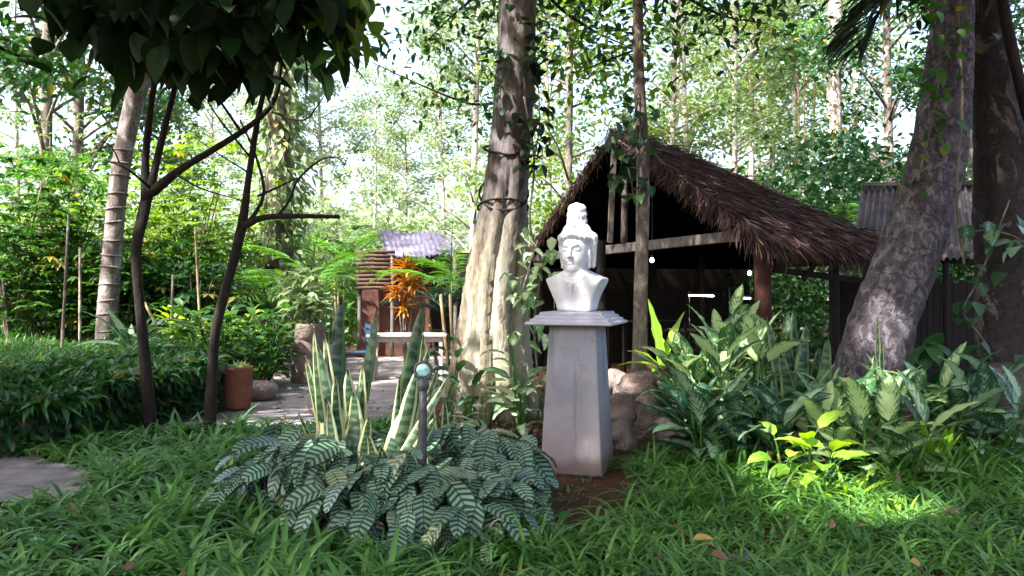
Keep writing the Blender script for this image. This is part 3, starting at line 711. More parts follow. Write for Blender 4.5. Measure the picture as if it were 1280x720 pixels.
for x,y,z in ((-2.42,16.9,2.05),(-1.15,16.85,2.1),(-3.1,17.0,2.1)):
    o=MB().tube([(x,y,0),(x+.02,y,z/2),(x,y,z)],[.045]*3,8,2,.05).build('post',M['wood_grey'],hut); o.location=-HO
# ---------------------------------------------------------------- table, blue chair, planter, pot, slabs
table(-1.60,12.9,.06,1.2,.62,.70,M['white_paint'],'garden_table','worn white table on the terrace in front of the small hut','table',.055)
chair(-2.35,12.6,-1.2,M['blue'],'dark blue chair at the left end of the white table')
pc=G(379,481); pl=thing('round_planter','waist-high round stone planter at the path edge, left of the variegated snake plants','planter',(pc[0],pc[1]+.25,0))
MB().lathe([(.24,0),(.25,.05),(.235,.1),(.235,.62),(.25,.66),(.265,.68),(.265,.84),(.27,.88),(.235,.885),(.225,.80)],28,rough=.02).build('drum',M['stone'],pl)
MB().lathe([(0.0,.80),(.22,.80)],28).build('soil',M['soil'],pl)
tp=G(289,516); pot=thing('terracotta_pot','tall terracotta pot by the path beside the dark slender tree','pot',(tp[0]+.02,tp[1]+.16,.03))
MB().lathe([(.125,0),(.14,.02),(.158,.16),(.166,.30),(.166,.43),(.175,.44),(.177,.475),(.160,.478),(.150,.45)],28,rough=.01).build('body',M['terracotta'],pot)
MB().lathe([(0,.44),(.152,.44)],20).build('soil',M['soil'],pot)
def rock(name,label,cat,loc,size,mat,rz=0,group=None,k=12,rough=.26):
    mb=MB(); seg=18; n_=11; V=[]; ph=rng.random(6)*6
    for i in range(n_+1):
        f_=pi*i/n_
        for j in range(seg):
            t=2*pi*j/seg; d=np.array([sin(f_)*cos(t),sin(f_)*sin(t),-cos(f_)])
            r=1+rough*(np.sin(d[0]*3+ph[0])*np.cos(d[1]*3+ph[1])+.5*np.sin(d[2]*6+d[0]*4+ph[2])+.3*rng.normal()*.4)
            q=np.sign(d)*np.abs(d)**.72*r; V.append(q*np.array(size)/2)
    V=np.array(V); i=np.arange(n_)[:,None]*seg; j=np.arange(seg)[None]; j2=(j+1)%seg
    mb.add(V,np.stack([i+j,i+j2,i+seg+j2,i+seg+j],-1).reshape(-1,4)); o=mb.build(name,mat)
    o.location=loc; o.rotation_euler=(0,0,rz); tag(o,label,cat,group); return o
s0=G(322,503); rock('flat_stone','flat pale stone block lying at the path edge right of the terracotta pot','stone',(s0[0]-.02,s0[1]+.2,.12),(.42,.50,.24),M['stone'],.2,rough=.06)
GR='pinkish stones heaped behind the pedestal'
for px,py,d,sz,lab in [(797,487,7.7,(.46,.38,.30),'largest pale rounded stone, top of the heap right of the pedestal'),(777,512,7.3,(.30,.28,.26),'pinkish stone touching the right edge of the pedestal'),(808,516,7.35,(.40,.32,.24),'flat pinkish stone in front of the heap right of the pedestal'),
    (780,545,6.95,(.26,.26,.2),'lowest pinkish stone beside the pedestal foot'),(826,495,7.9,(.3,.28,.24),'pale stone under the potted bird-nest fern'),(838,535,7.1,(.3,.3,.22),'grey-pink stone half under the dumb cane leaves'),(770,480,8.4,(.3,.3,.22),'small grey stone behind the stone heap')]:
    p=P(px,py,d); rock('stone',lab,'stone',(p[0],d,max(sz[2]*.4,p[2])),sz,M['stone'],rng.random()*3,GR)
p=G(832,500); 
t=thing('plant_pot','small terracotta pot of the bird-nest fern, set on the stone heap','pot',(P(828,470,8.9)[0],8.95,.28))
MB().lathe([(.10,0),(.115,.02),(.15,.26),(.165,.27),(.165,.31),(.145,.31),(.14,.27)],24).build('body',M['terracotta'],t)
MB().lathe([(0,.265),(.14,.265)],20).build('soil',M['soil'],t)
rock('stone','broad dark stone carrying the potted bird-nest fern','stone',(P(828,470,8.9)[0],8.95,.13),(.55,.5,.33),M['stone_grey'],.4,GR,rough=.08)
# garden ornament: stake with a glass disc in a ring
p=G(523,606); GX,GY=P(527,580,5.1)[0],5.1
og=thing('garden_stake','dark garden stake topped by a ringed glass ornament among the snake plants','garden light',(GX,GY,0))
MB().tube([(0,0,0),(.004,0,.4),(.01,0,.78)],[.030,.028,.024],12,3).build('stake',M['iron'],og)
MB().lathe([(.032,.36),(.034,.38),(.032,.40)],14).build('collar',M['iron'],og)
MB().lathe([(.024,.78),(.036,.79),(.036,.83),(.02,.85)],14,(.01,0,0)).build('socket',M['iron'],og)
pts=[(.01+.052*cos(a_),0,.90+.052*sin(a_)) for a_ in np.linspace(0,2*pi,25)]
MB().tube(pts,[.0075]*25,8,1).build('ring',M['iron'],og)
M['glass']=surf_mat('teal_glass_ornament',(.12,.42,.38,1),(.55,.75,.72,1),30,.15,.1,.002,.6)
gd=MB().lathe([(.001,-.012),(.03,-.01),(.044,0),(.03,.01),(.001,.012)],20).build('disc',M['glass'],og); gd.rotation_euler=(R(90),0,0); gd.location=(.01,0,.90)
# corrugated shed on the right
sh=thing('tin_shed','low dark shed with a rusty corrugated tin roof, behind the leaning palm trunk','shed',(5.3,11.4,0)); SO=np.array([5.3,11.4,0])
def corr(a,b,c,d,nw,name):
    mb=MB(); nu=nw*8; V=[]
    for lay in (0,1):
        for i in range(nu+1):
            for k in range(5):
                t=i/nu; s_=k/4; p=(a*(1-t)+b*t)*(1-s_)+(d*(1-t)+c*t)*s_; V.append(p+[0,0,.028*sin(2*pi*t*nw)-.004*lay+.01*sin(t*9+s_*4)])
    N=(nu+1)*5; Fc=[]
    for l in (0,1):
        for i in range(nu):
            for k in range(4): q=l*N+i*5+k; Fc.append((q,q+1,q+6,q+5) if not l else (q,q+5,q+6,q+1))
    for i in range(nu): q=i*5+4; Fc.append((q,q+N,q+N+5,q+5)); q=i*5; Fc.append((q,q+5,q+N+5,q+N))
    o=mb.add(V,Fc).build(name,M['tin'],sh); o.location=-SO
corr(P(1122,228,12.3),P(1240,232,12.3),P(1250,318,10.9),P(1138,328,10.7),13,'roof')
corr(P(1078,234,12.6),P(1130,230,12.5),P(1128,292,11.2),P(1066,300,11.2),7,'side_roof')
o=MB().beam(P(1076,231,12.5),P(1250,229,12.2),.10,.05).build('ridge',M['tin'],sh,smooth=False); o.location=-SO
for px,d,z in ((1082,11.3,1.95),(1140,10.9,1.75),(1182,10.95,1.75),(1240,11.0,1.8),(1130,12.6,2.5),(1235,12.6,2.5)):
    q=P(px,360,d); ppost(q[0],q[1],z,.09,M['wood_dark'],parent=sh,off=SO)
o=MB().beam(P(1066,318,11.0),P(1250,330,11.0),.08).build('beam',M['wood_dark'],sh,smooth=False); o.location=-SO
mb=MB()
for q in range(22):
    x0=4.9+q*.098; mb.box((x0,12.6,.75+.04*sin(q*3)),(.09,.025,1.5))
o=mb.build('plank_wall',M['wood_dark'],sh,smooth=False); o.location=-SO
# ---------------------------------------------------------------- openings in the leaves overhead
GAPS=[]   # openings cut in the leaves above so that sun reaches chosen places
def gap(px,py,d,r): GAPS.append((P(px,py,d),r*1.25))
for py,r in ((470,.34),(420,.38),(370,.36),(320,.34),(275,.28),(235,.16),(195,.10)): gap(606,py,9.0,r)
gap(632,205,9.0,.12); gap(620,150,9.0,.10)
gap(712,368,6.3,.10); gap(722,262,6.3,.09); gap(750,350,6.3,.05); gap(730,385,6.3,.10)
gap(340,515,9.2,.55); gap(370,520,8.9,.45); gap(320,390,11.3,.55); gap(280,385,12,.6); gap(380,440,12.2,.3)
gap(1005,580,5.7,.36); gap(1045,630,5.2,.36); gap(1120,660,4.9,.2); gap(440,30,6.3,.4); gap(1060,690,4.6,.10); gap(1160,640,5.0,.12); gap(1120,520,6.6,.25); gap(1165,540,6.5,.2); gap(1115,430,7.7,.22)
gap(800,500,8.5,.35); gap(812,405,8.9,.28); gap(860,440,7.2,.32);  gap(880,500,6.8,.15); gap(665,460,8.2,.32); gap(640,500,7.9,.22)
gap(600,520,8.0,.2); gap(490,520,5.3,.22); gap(425,470,5.35,.2); gap(60,430,9.5,.25); gap(520,330,14.6,.8); gap(500,420,12.7,.6); gap(520,300,17.5,2.0)
gap(430,560,5.2,.14); gap(560,600,5.0,.12); gap(120,600,5.8,.16); gap(1200,320,11,.3)
def sun_open(p,soft=.06):
    keep=np.ones(len(p),bool)
    for c,r in GAPS:
        v=p-c; t=v@SUN; dd=np.linalg.norm(v-t[:,None]*SUN,axis=1); keep&=~((dd<r+soft*rng.normal(size=len(p)))&(t>1.3)&(rng.random(len(p))<.985))
    return keep
# ---------------------------------------------------------------- dark slender trees at the left, with the big-leaved canopy
def limb(mb,l,r,rough=.08,seg=10,o=None):
    pts=np.array(pts_px(l)); 
    if o is not None: pts=pts-o
    mb.tube(pts,r,seg,4,rough,seedk=rng.random()*5)
def leafy_crown(mb,cen,rad,n,L,W,droop=.6,o=0):
    """large hanging leaves on short stalks"""
    p=rng.normal(size=(n,3)); p/=np.linalg.norm(p,axis=1)[:,None]; p*=rng.random(n)[:,None]**.4
    p=p*rad+cen; p=p[sun_open(p,.1)]-o; n=len(p)
    ribbons(mb,p,U(0,2*pi,n),U(-1.2,.5,n)-droop*.3,U(.2,1.1,n),U(*L,n),U(*W,n),'ovate',5,.12,roll=rng.normal(size=n)*.4)
tA=thing('slender_tree','dark slender forked tree at far left of the prayer plants, under the big-leaved canopy','tree',tuple(G(190,545)))
oA=np.array(tA.location); mb=MB()
limb(mb,[(190,548,7.95),(183,470,7.95),(176,400,7.95),(170,320,7.95),(178,275,7.95),(186,240,7.95)],[.068,.055,.048,.045,.05,.052],.1,o=oA)
limb(mb,[(184,250,7.95),(182,200,7.95),(190,120,7.9),(204,55,7.85),(212,-40,7.7)],[.06,.034,.03,.028,.02],.08,8,o=oA)
limb(mb,[(187,245,7.95),(194,210,7.95),(208,150,8.0),(222,90,8.05),(236,-20,8.1)],[.055,.036,.03,.027,.02],.08,8,o=oA)
limb(mb,[(190,240,7.93),(225,212,7.85),(270,185,7.8),(318,153,7.7),(345,120,7.6),(352,60,7.5)],[.05,.036,.030,.026,.022,.018],.08,8,o=oA)
mb.build('trunk',M['bark_dark'],tA)
for l,r in [([(188,235,7.9),(160,212,7.7),(130,200,7.5)],[.014,.010,.004]),([(215,215,7.85),(250,235,7.7),(300,250,7.5)],[.012,.009,.004]),([(300,163,7.75),(270,120,7.7),(245,95,7.6),(230,70,7.5)],[.014,.011,.009,.005]),([(150,205,7.6),(140,185,7.5),(118,170,7.4)],[.008,.006,.003])]:
    mb=MB(); limb(mb,l,r,.05,6,o=oA); mb.build('twig',M['bark_dark'],tA)
tB=thing('slender_tree','dark slender leaning tree standing right beside the terracotta pot, bare branch reaching right','tree',tuple(G(262,545)))
oB=np.array(tB.location); mb=MB()
limb(mb,[(262,548,7.95),(265,480,7.95),(270,410,7.95),(288,340,7.95),(303,280,7.95),(312,215,7.95),(322,150,7.95),(333,90,7.95),(345,-40,7.9)],[.064,.052,.046,.044,.042,.029,.027,.025,.02],.1,o=oB)
mb.build('trunk',M['bark_dark'],tB)
for l,r in [([(303,283,7.95),(330,272,7.9),(375,270,7.85),(424,271,7.8)],[.04,.03,.026,.018]),([(300,290,7.95),(322,262,7.95),(330,235,7.95),(318,190,7.95),(300,150,7.9)],[.022,.02,.016,.012,.008]),
            ([(345,272,7.9),(362,250,7.8),(372,225,7.7),(400,200,7.6),(420,197,7.6),(432,205,7.6)],[.014,.013,.012,.010,.008,.004]),([(322,245,7.95),(345,235,7.9),(372,222,7.8)],[.012,.010,.006]),([(316,200,7.95),(275,150,7.8),(250,110,7.7)],[.012,.009,.004]),([(310,215,7.95),(285,200,7.9),(240,170,7.8)],[.009,.007,.003]),([(340,140,7.9),(380,150,7.8),(405,120,7.7)],[.012,.009,.005])]:
    mb=MB(); limb(mb,l,r,.05,6,o=oB); mb.build('branch',M['bark_dark'],tB)
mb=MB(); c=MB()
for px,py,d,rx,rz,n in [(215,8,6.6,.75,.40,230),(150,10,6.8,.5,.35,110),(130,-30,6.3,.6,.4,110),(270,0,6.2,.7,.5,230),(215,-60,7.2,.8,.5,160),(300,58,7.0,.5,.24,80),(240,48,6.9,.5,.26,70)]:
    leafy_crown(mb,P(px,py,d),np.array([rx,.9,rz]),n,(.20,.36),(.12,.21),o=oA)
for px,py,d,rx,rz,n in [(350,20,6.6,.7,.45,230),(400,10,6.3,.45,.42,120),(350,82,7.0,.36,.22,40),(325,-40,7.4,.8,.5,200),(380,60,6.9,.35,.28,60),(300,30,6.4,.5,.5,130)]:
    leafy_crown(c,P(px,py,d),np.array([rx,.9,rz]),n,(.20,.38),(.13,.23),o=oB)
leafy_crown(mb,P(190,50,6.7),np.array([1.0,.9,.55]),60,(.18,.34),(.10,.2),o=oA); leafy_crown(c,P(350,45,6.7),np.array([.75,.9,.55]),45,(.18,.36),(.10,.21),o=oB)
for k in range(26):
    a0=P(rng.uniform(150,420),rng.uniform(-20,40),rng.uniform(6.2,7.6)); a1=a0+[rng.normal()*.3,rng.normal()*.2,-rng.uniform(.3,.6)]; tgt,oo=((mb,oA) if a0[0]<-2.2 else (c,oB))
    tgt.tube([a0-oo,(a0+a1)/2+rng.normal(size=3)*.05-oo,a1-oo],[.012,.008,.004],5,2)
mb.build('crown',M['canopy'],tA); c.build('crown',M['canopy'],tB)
mb=MB()
for px,py,d,rx,rz,n in [(440,18,6.3,.20,.24,34),(452,62,6.4,.12,.14,9),(415,-20,6.0,.3,.2,22)]:
    leafy_crown(mb,P(px,py,d),np.array([rx,.4,rz]),n,(.18,.30),(.12,.18),o=oB)
o=mb.build('lit_leaves',M['yellow'],tB); o['label']='bright sunlit green leaves at the right edge of the dark canopy'  # brighter leaf colour stands in for sun on the edge of this crown

# ---------------------------------------------------------------- palms
def frond(mb,base,az,el,L,bend,nl=34,lw=.028,ll=.55,droop=.5,pts_out=None,az_spread=1.05):
    """pinnate frond: rachis + leaflets both sides"""
    n=16; s=np.linspace(0,1,n+1); c=[np.array(base,float)]
    for k in range(n):
        e=el-bend*(k+.5)/n; c.append(c[-1]+np.array([cos(e)*cos(az),cos(e)*sin(az),sin(e)])*L/n)
    c=np.array(c); mb.tube(c,np.interp(s,[0,.2,1],[.022,.013,.004])*max(.6,L/2.2),6,1)
    t=np.linspace(.16,.99,nl); pos=np.stack([np.interp(t,s,c[:,k]) for k in range(3)],1); e=el-bend*t
    for sd_ in (-1,1):
        a_=az+sd_*(az_spread-.45*t)+rng.normal(size=nl)*.06
        ll_=ll*np.sin(pi*(.12+.8*t))**.7*U(.85,1.1,nl)
        ribbons(mb,pos,a_,e*.5+.15+rng.normal(size=nl)*.1,U(.6,1.2,nl)*droop*1.6,ll_,lw*U(.8,1.2,nl),'lance',5,.25,roll=sd_*.3)
# leaning old palm, right
lp=thing('leaning_palm','thick leaning palm trunk with grey scaly bark, rising to the right behind the dumb canes','palm',tuple(P(1075,360,7.9)*[1,1,0]))
o=np.array(lp.location); mb=MB()
pts=np.array(pts_px([(1050,560,7.9),(1085,470,7.9),(1104,400,7.9),(1124,350,7.95),(1142,300,8.0),(1157,250,8.0),(1170,200,8.0),(1185,100,8.0),(1192,0,8.0),(1198,-150,8.0),(1202,-300,8.0),(1205,-480,8.0)]))-o
mb.tube(pts,[.37,.325,.285,.28,.275,.265,.255,.215,.175,.16,.155,.15],44,9,.022,ringbump=(.31,.05)); mb.build('trunk',M['bark_palm'],lp)
top=pts[-1]
mb=MB()
for k in range(16):
    frond(mb,top+[0,0,-.1],k*2.4,.9-.08*k,3.4,1.7+.04*k,38,.04,.75)
mb.build('crown',M['palm'],lp)
mb=MB(); frond(mb,P(1225,-60,6.2)-o,pi+.25,-.08,1.3,1.2,30,.05,.70,.35); o2=mb.build('drooping_frond',M['palm_dark'],lp); o2['label']='hanging frond coloured near black as a silhouette against the sky'
mb=MB(); frond(mb,P(1190,-90,6.3)-o,pi-.2,-.55,1.1,.6,24,.05,.62,.35); mb.build('drooping_frond',M['palm_dark'],lp)  # both drooping fronds: backlit darkness is put into the leaf colour
tag(MB().tube([P(1190,-60,7.6),P(1202,110,7.6),P(1196,250,7.55),P(1205,330,7.6)],[.02,.016,.014,.012],6,4,.1).build('liana',M['bark_mid']),'thin vine stem hanging between the leaning palm and the dark palm','vine')
# second palm, dark
dp=thing('dark_palm','upright dark palm trunk with pale patches, right of the leaning palm','palm',tuple(P(1262,360,8.3)*[1,1,0]))
o=np.array(dp.location); mb=MB()
pts=np.array(pts_px([(1262,545,8.3),(1258,430,8.3),(1256,300,8.3),(1250,180,8.3),(1240,80,8.3),(1232,0,8.3),(1228,-120,8.3),(1226,-400,8.3)]))-o
mb.tube(pts,[.36,.29,.26,.24,.22,.20,.19,.17],32,8,.04,ringbump=(.28,.05)); mb.build('trunk',M['bark_palm2'],dp)
mb=MB()
for k in range(14): frond(mb,pts[-1],k*2.4+1,.8-.09*k,3.2,1.8,36,.04,.7)
mb.build('crown',M['palm'],dp)
tag(MB().tube(pts_px([(1246,-60,7.9),(1258,30,7.9),(1276,110,7.95),(1300,190,8.0)]),[.055,.05,.05,.06],10,5,.08).build('leaning_tree',M['bark_dark']),'dark leaning stem crossing the top right corner','tree stem')
# ringed palm at left
rp=thing('ringed_palm','pale palm trunk with evenly spaced ring scars, behind the grassy bed at left','palm',tuple(P(134,360,13)*[1,1,0]))
o=np.array(rp.location); mb=MB()
pts=np.array(pts_px([(132,490,13),(134,400,13),(139,330,13),(145,260,13),(156,180,13),(170,120,13),(184,80,13),(205,10,13),(232,-80,13),(262,-190,13),(285,-300,13)]))-o
mb.tube(pts,[.17,.155,.145,.138,.14,.145,.15,.14,.13,.12,.11],24,5,.02); 
for k in range(13):
    zk=.75+k*.235+.03*math.sin(k*2); q=np.array([np.interp(zk,pts[:,2],pts[:,i]) for i in range(3)]); rr_=.153-.001*k
    th=np.linspace(0,2*pi,19)
    mb.tube([q+[rr_*cos(a_),rr_*sin(a_),.02*sin(a_+k)] for a_ in th],[.016]*19,6,1)
mb.build('trunk',M['bark_ring'],rp)
mb=MB()
for k in range(15): frond(mb,pts[-1],k*2.4+.5,.9-.08*k,3.4,1.8,34,.045,.7)
mb.build('crown',M['palm'],rp)
# thin trunk in front of the pavilion
tt=thing('thin_tree','thin straight grey trunk standing in front of the pavilion, just right of the bust','tree',tuple(P(797,360,9.4)*[1,1,0]))
o=np.array(tt.location); mb=MB()
mb.tube(np.array(pts_px([(795,520,9.4),(800,400,9.4),(803,290,9.4),(803,200,9.4),(800,120,9.4),(798,60,9.4),(797,-30,9.4),(800,-180,9.4),(798,-420,9.4)]))-o,[.085,.078,.072,.072,.066,.060,.056,.05,.04],14,6,.06); mb.build('trunk',M['bark_mid'],tt)
mb=MB()
for cx,cz,r_ in ((0,7.6,1.1),(.9,6.9,.7),(-.9,7.2,.8)):
    p=rng.normal(size=(900,3))*[.6*r_,.6*r_,.4*r_]+[cx,0,cz]; leafcards(mb,p,U(.12,.2,900),U(.06,.09,900))
mb.build('crown',M['deep'],tt)
def heart_vine(name,label,pts,n,mat,L=(.10,.17),spread=.10,stem=.008,cat='climbing plant',W=.75,droop=.9,az0=None):
    """climber: a stem along pts with heart shaped leaves hanging off it"""
    t=thing(name,label,cat,tuple(pts[0])); o=np.array(pts[0]); pts=np.array(pts)-o
    MB().tube(pts,[stem]*len(pts),6,5,.1).build('stem',M['bark_mid'],t)
    tt_=rng.random(n)*(len(pts)-1); p=np.stack([np.interp(tt_,range(len(pts)),pts[:,k]) for k in range(3)],1)+rng.normal(size=(n,3))*spread
    mb=MB(); LL=U(*L,n); az=U(pi,2*pi,n) if az0 is None else az0+rng.normal(size=n)*.9
    ribbons(mb,p,az,rng.normal(size=n)*.4-droop*.5,U(.2,.9,n),LL,LL*W,'heart',5,.14,roll=rng.normal(size=n)*.4); mb.build('leaves',mat,t); return t
heart_vine('climbing_vine','leafy climber on the upper part of the leaning palm trunk',pts_px([(1150,215,7.6),(1165,150,7.65),(1175,80,7.65),(1165,20,7.6),(1140,-20,7.5)]),70,M['mid'],(.10,.17),.14)
heart_vine('climbing_vine','bluish-green climber reaching across the dark palm trunk to the right edge',pts_px([(1210,290,7.5),(1240,288,7.4),(1275,300,7.4),(1300,330,7.4)]),26,M['dumb_dark'],(.13,.19),.07)
heart_vine('climbing_vine','sparse vine with few heart-shaped leaves low on the dark palm trunk',pts_px([(1262,250,7.8),(1225,345,7.7),(1205,390,7.7),(1232,430,7.6),(1255,500,7.6)]),26,M['deep'],(.12,.2),.14)
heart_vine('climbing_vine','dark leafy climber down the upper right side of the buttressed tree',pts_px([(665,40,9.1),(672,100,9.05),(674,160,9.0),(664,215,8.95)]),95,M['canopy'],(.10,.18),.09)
heart_vine('climbing_vine','dark leafy climber on the upper left side of the buttressed tree',pts_px([(628,60,9.1),(618,100,9.1),(617,140,9.05)]),45,M['deep'],(.09,.15),.08)
heart_vine('climbing_vine','pale-leaved climber low on the right side of the buttressed tree',pts_px([(672,300,8.8),(660,340,8.8),(652,380,8.8),(668,420,8.8)]),50,M['white_leaf'],(.12,.2),.12)
heart_vine('climbing_vine','dark leafy climber round the thin trunk above the pavilion peak',pts_px([(770,185,9.2),(790,160,9.2),(800,120,9.2),(797,250,9.2),(785,210,9.2)]),34,M['deep'],(.12,.2),.09)
heart_vine('climbing_vine','dark tuft of leaves over the peak of the thatched roof',pts_px([(765,170,11.5),(790,190,11.4),(775,215,11.4),(770,235,11.4)]),26,M['canopy'],(.16,.26),.10)
# vine-clad trunk behind the planter
vc=thing('vine_clad_tree','trunk wrapped in a thick coat of silvery climbing leaves, behind the bare branches at left','tree',tuple(P(352,360,17)*[1,1,0]))
o=np.array(vc.location); mb=MB(); pts=np.array(pts_px([(352,450,17),(350,300,17),(348,150,17),(355,0,17),(350,-250,17)]))-o
mb.tube(pts,[.3,.26,.24,.22,.15],12,5,.05); mb.build('trunk',M['bark_mid'],vc)
n=2600; tt_=rng.random(n)*3.4; p=np.stack([np.interp(tt_,range(5),pts[:,k]) for k in range(3)],1); a_=U(0,2*pi,n); rr_=U(.28,.62,n)*(1+.25*np.sin(tt_*9))
p[:,0]+=rr_*np.cos(a_); p[:,1]+=rr_*np.sin(a_); mb=MB()
ribbons(mb,p,a_,U(-1.2,-.2,n),U(0,.6,n),U(.14,.26,n),U(.07,.13,n),'ovate',3,.15,roll=rng.normal(size=n)*.4); mb.build('climbing_leaves',M['pale'],vc)

# ---------------------------------------------------------------- background trees : a few kinds, copied
def make_tree(name,mat,bark,H,r0,clumps,n,leaf,spread,lean=0.,z0=.35,crad=.58,wleaf=.5):
    t=thing(name,None,'tree'); mb=MB()
    tr=np.array([[0,0,0],[lean*.2,.05,H*.3],[lean*.6,-.05,H*.65],[lean,0,H]])
    mb.tube(tr,[r0,r0*.8,r0*.6,r0*.2],10,6,.05); cr=MB()
    for k in range(clumps):
        f=rng.uniform(z0,1); a_=rng.random()*2*pi; b=np.array([np.interp(f,[0,.3,.65,1],tr[:,i]) for i in range(3)])
        rad=spread*(1.1-f*.5)*rng.uniform(.35,1); e=b+[cos(a_)*rad,sin(a_)*rad,rad*rng.uniform(.2,.7)]
        mb.tube([b,(b+e)/2+[0,0,.1*rad],e],[r0*.28,r0*.18,r0*.07],5,2)
        m_=n//clumps; q=rng.normal(size=(m_,3))*np.array([1,1,.6])*crad*rng.uniform(.4,.75)+e
        L=U(*leaf,m_); leafcards(cr,q,L,L*wleaf,up=.25,droop=.3,rnd=np.clip(rng.random(m_)*.6+rng.random()*.5,0,1))
    mb.build('trunk',bark,t); cr.build('crown',mat,t); return t
def place(proto,x,y,rz,s,label,group=None,first=[]):
    if proto.name not in first: first.append(proto.name); t=proto
    else:
        t=proto.copy(); C.objects.link(t)
        for ch in list(proto.children):
            c=ch.copy(); C.objects.link(c); c.parent=t
    t.location=(x,y,0); t.rotation_euler=(0,0,rz); t.scale=(s,s,s); t['label']=label
    if group: t['group']=group
    return t
GT='slender forest trees beyond the garden'
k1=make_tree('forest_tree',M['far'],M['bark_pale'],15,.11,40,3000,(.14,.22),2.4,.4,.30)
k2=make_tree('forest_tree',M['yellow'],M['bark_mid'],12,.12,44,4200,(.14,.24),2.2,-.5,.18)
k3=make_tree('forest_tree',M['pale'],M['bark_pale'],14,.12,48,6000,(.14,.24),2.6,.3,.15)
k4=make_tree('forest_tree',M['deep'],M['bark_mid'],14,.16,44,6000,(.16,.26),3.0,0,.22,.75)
def PT(px,d): return (px-640)/F*d, d
TREES=[(k1,862,21,.9,'slender grey trunk rising from just right of the pavilion peak, with green leaves'),
(k1,914,24,1.0,'thin straight trunk over the middle of the thatched roof'),
(k3,936,27,1.0,'thin trunk immediately right of the one over the middle of the thatched roof'),
(k2,968,30,1.1,'yellow-green tree above the right part of the thatched roof'),
(k1,1000,26,1.0,'slender tree with mottled trunk between the yellow-green tree and the tall pale trunk'),
(k3,1072,32,1.1,'pale tree coloured as in haze, showing just left of the hanging dark palm frond'),
(k2,715,19,.95,'bright yellow-green tree filling the gap between the buttressed trunk and the pavilion peak'),
(k1,690,27,1.0,'thin tree seen close to the right side of the buttressed trunk'),
(k2,836,34,1.1,'yellow-green tree right behind the thin straight trunk'),
(k1,835,20,.8,'crooked tree leaning behind the peak of the thatched roof'),
(k3,590,22,.9,'grey-green leafy tree against the left side of the buttressed trunk'),
(k3,555,34,.9,'pale tree coloured as washed out, left of the buttressed trunk, above the violet roof'),
(k3,470,38,.8,'pale sunlit tree in the bright gap, right of the big-leaved canopy'),
(k3,510,30,.62,'low pale tree directly above the small hut'),
(k4,60,21,1.15,'dark crowned tree with pale trunk at the top left corner'),
(k4,100,22,1.1,'dark leafy tree between the top left tree and the ringed palm'),
(k2,235,24,.62,'yellow-green tree behind the two dark slender trees'),
(k3,270,32,.8,'pale tree seen between the forked branches of the dark slender tree'),
(k1,20,30,1.0,'tall green tree at the left edge of the photo'),
(k3,405,27,.7,'pale tree right of the vine-clad trunk'),
(k4,1110,18,.8,'dark green tree behind the leaning palm and the tin shed'),
(k4,1215,20,.85,'dark tree filling the gap between the leaning palm and the dark palm'),
(k4,1290,22,.9,'dark tree at the right edge behind the dark palm'),
(k1,650,36,1.1,'tall tree hidden mostly behind the buttressed trunk'),
(k3,945,42,1.1,'most distant pale tree above the middle of the thatched roof')]
for i,(k,px,d,s,lab) in enumerate(TREES):
    x,y=PT(px,d); place(k,x,y,rng.random()*6.28,s,lab,GT)
# the tall pale trunk and the near over-hanging crown along the top
pt=thing('tall_tree','tall straight pale trunk without branches, left of the hanging dark palm frond','tree',tuple(P(1040,360,20)*[1,1,0]))
MB().tube([(0,0,0),(.1,0,3),(.05,0,6),(.1,0,9),(.15,0,13)],[.22,.18,.17,.16,.10],14,6,.04).build('trunk',M['bark_pale'],pt)
mb=MB(); q=rng.normal(size=(3500,3))*[1.6,1.6,1.0]+[.1,0,13]; leafcards(mb,q,U(.16,.26,3500),U(.08,.13,3500)); mb.build('crown',M['mid'],pt)
SHADE=[]
# ---------------------------------------------------------------- low plants
def plant_obj(mb,name,mat,label,cat,loc,group=None):
    o=mb.build(name,mat,loc=None); 
    tag(o,label,cat,group); return o
def cane(name,label,x,y,h,n,mat,L=(.22,.34),W=.42,lean=.0,spread=.10,z=0,cat='plant',group=None,up=(.5,1.2),stems=3,prof='ovate',bend=(.5,1.3)):
    """dumb cane and similar: stems with broad leaves on stalks"""
    t=thing(name,label,cat,(x,y,z),0,group); st=MB(); lf=MB()
    for k in range(stems):
        a_=rng.random()*6.28; b=np.array([cos(a_)*spread*.5,sin(a_)*spread*.5,0]); e=b*2.2+[lean*h,0,h*rng.uniform(.6,1)]
        st.tube([b,(b+e)/2+rng.normal(size=3)*.02,e],[.014,.012,.009],7,3)
        m_=n//stems; f=np.linspace(.25,1,m_); base=b+(e-b)*f[:,None]; az=np.arange(m_)*2.4+a_; el=np.interp(f,[0,1],up)+rng.normal(size=m_)*.12
        tip,e2,a2=ribbons(st,base,az,el,.25,U(.10,.2,m_)*(h/.5)**.3,.014,'stem',3,.3)
        LL=U(*L,m_)
        ribbons(lf,tip,a2,e2-.15,U(*bend,m_),LL,LL*W*U(.85,1.1,m_),prof,8,.13,roll=rng.normal(size=m_)*.25,wave=.05)
    st.build('stem',M['mid'],t); lf.build('leaves',mat,t); return t
def rosette(name,label,x,y,n,L,W,mat,el=(.5,1.4),bend=(.2,1.2),prof='lance',z=0,r=.05,cat='plant',wave=0,seg=8,az=None,group=None,fold=.15,twist=0,tilt=None):
    mb=MB(); a_=U(0,2*pi,n) if az is None else U(az[0],az[1],n)
    base=np.stack([x+np.cos(a_)*r*rng.random(n),y+np.sin(a_)*r*rng.random(n),np.full(n,z)],1)
    e=U(*el,n)
    ribbons(mb,base,a_,e,U(*bend,n),U(*L,n),U(*W,n),prof,seg,fold,roll=rng.normal(size=n)*.2,wave=wave,twist=rng.normal(size=n)*twist)
    t=mb.build(name,mat); tag(t,label,cat,group); return t
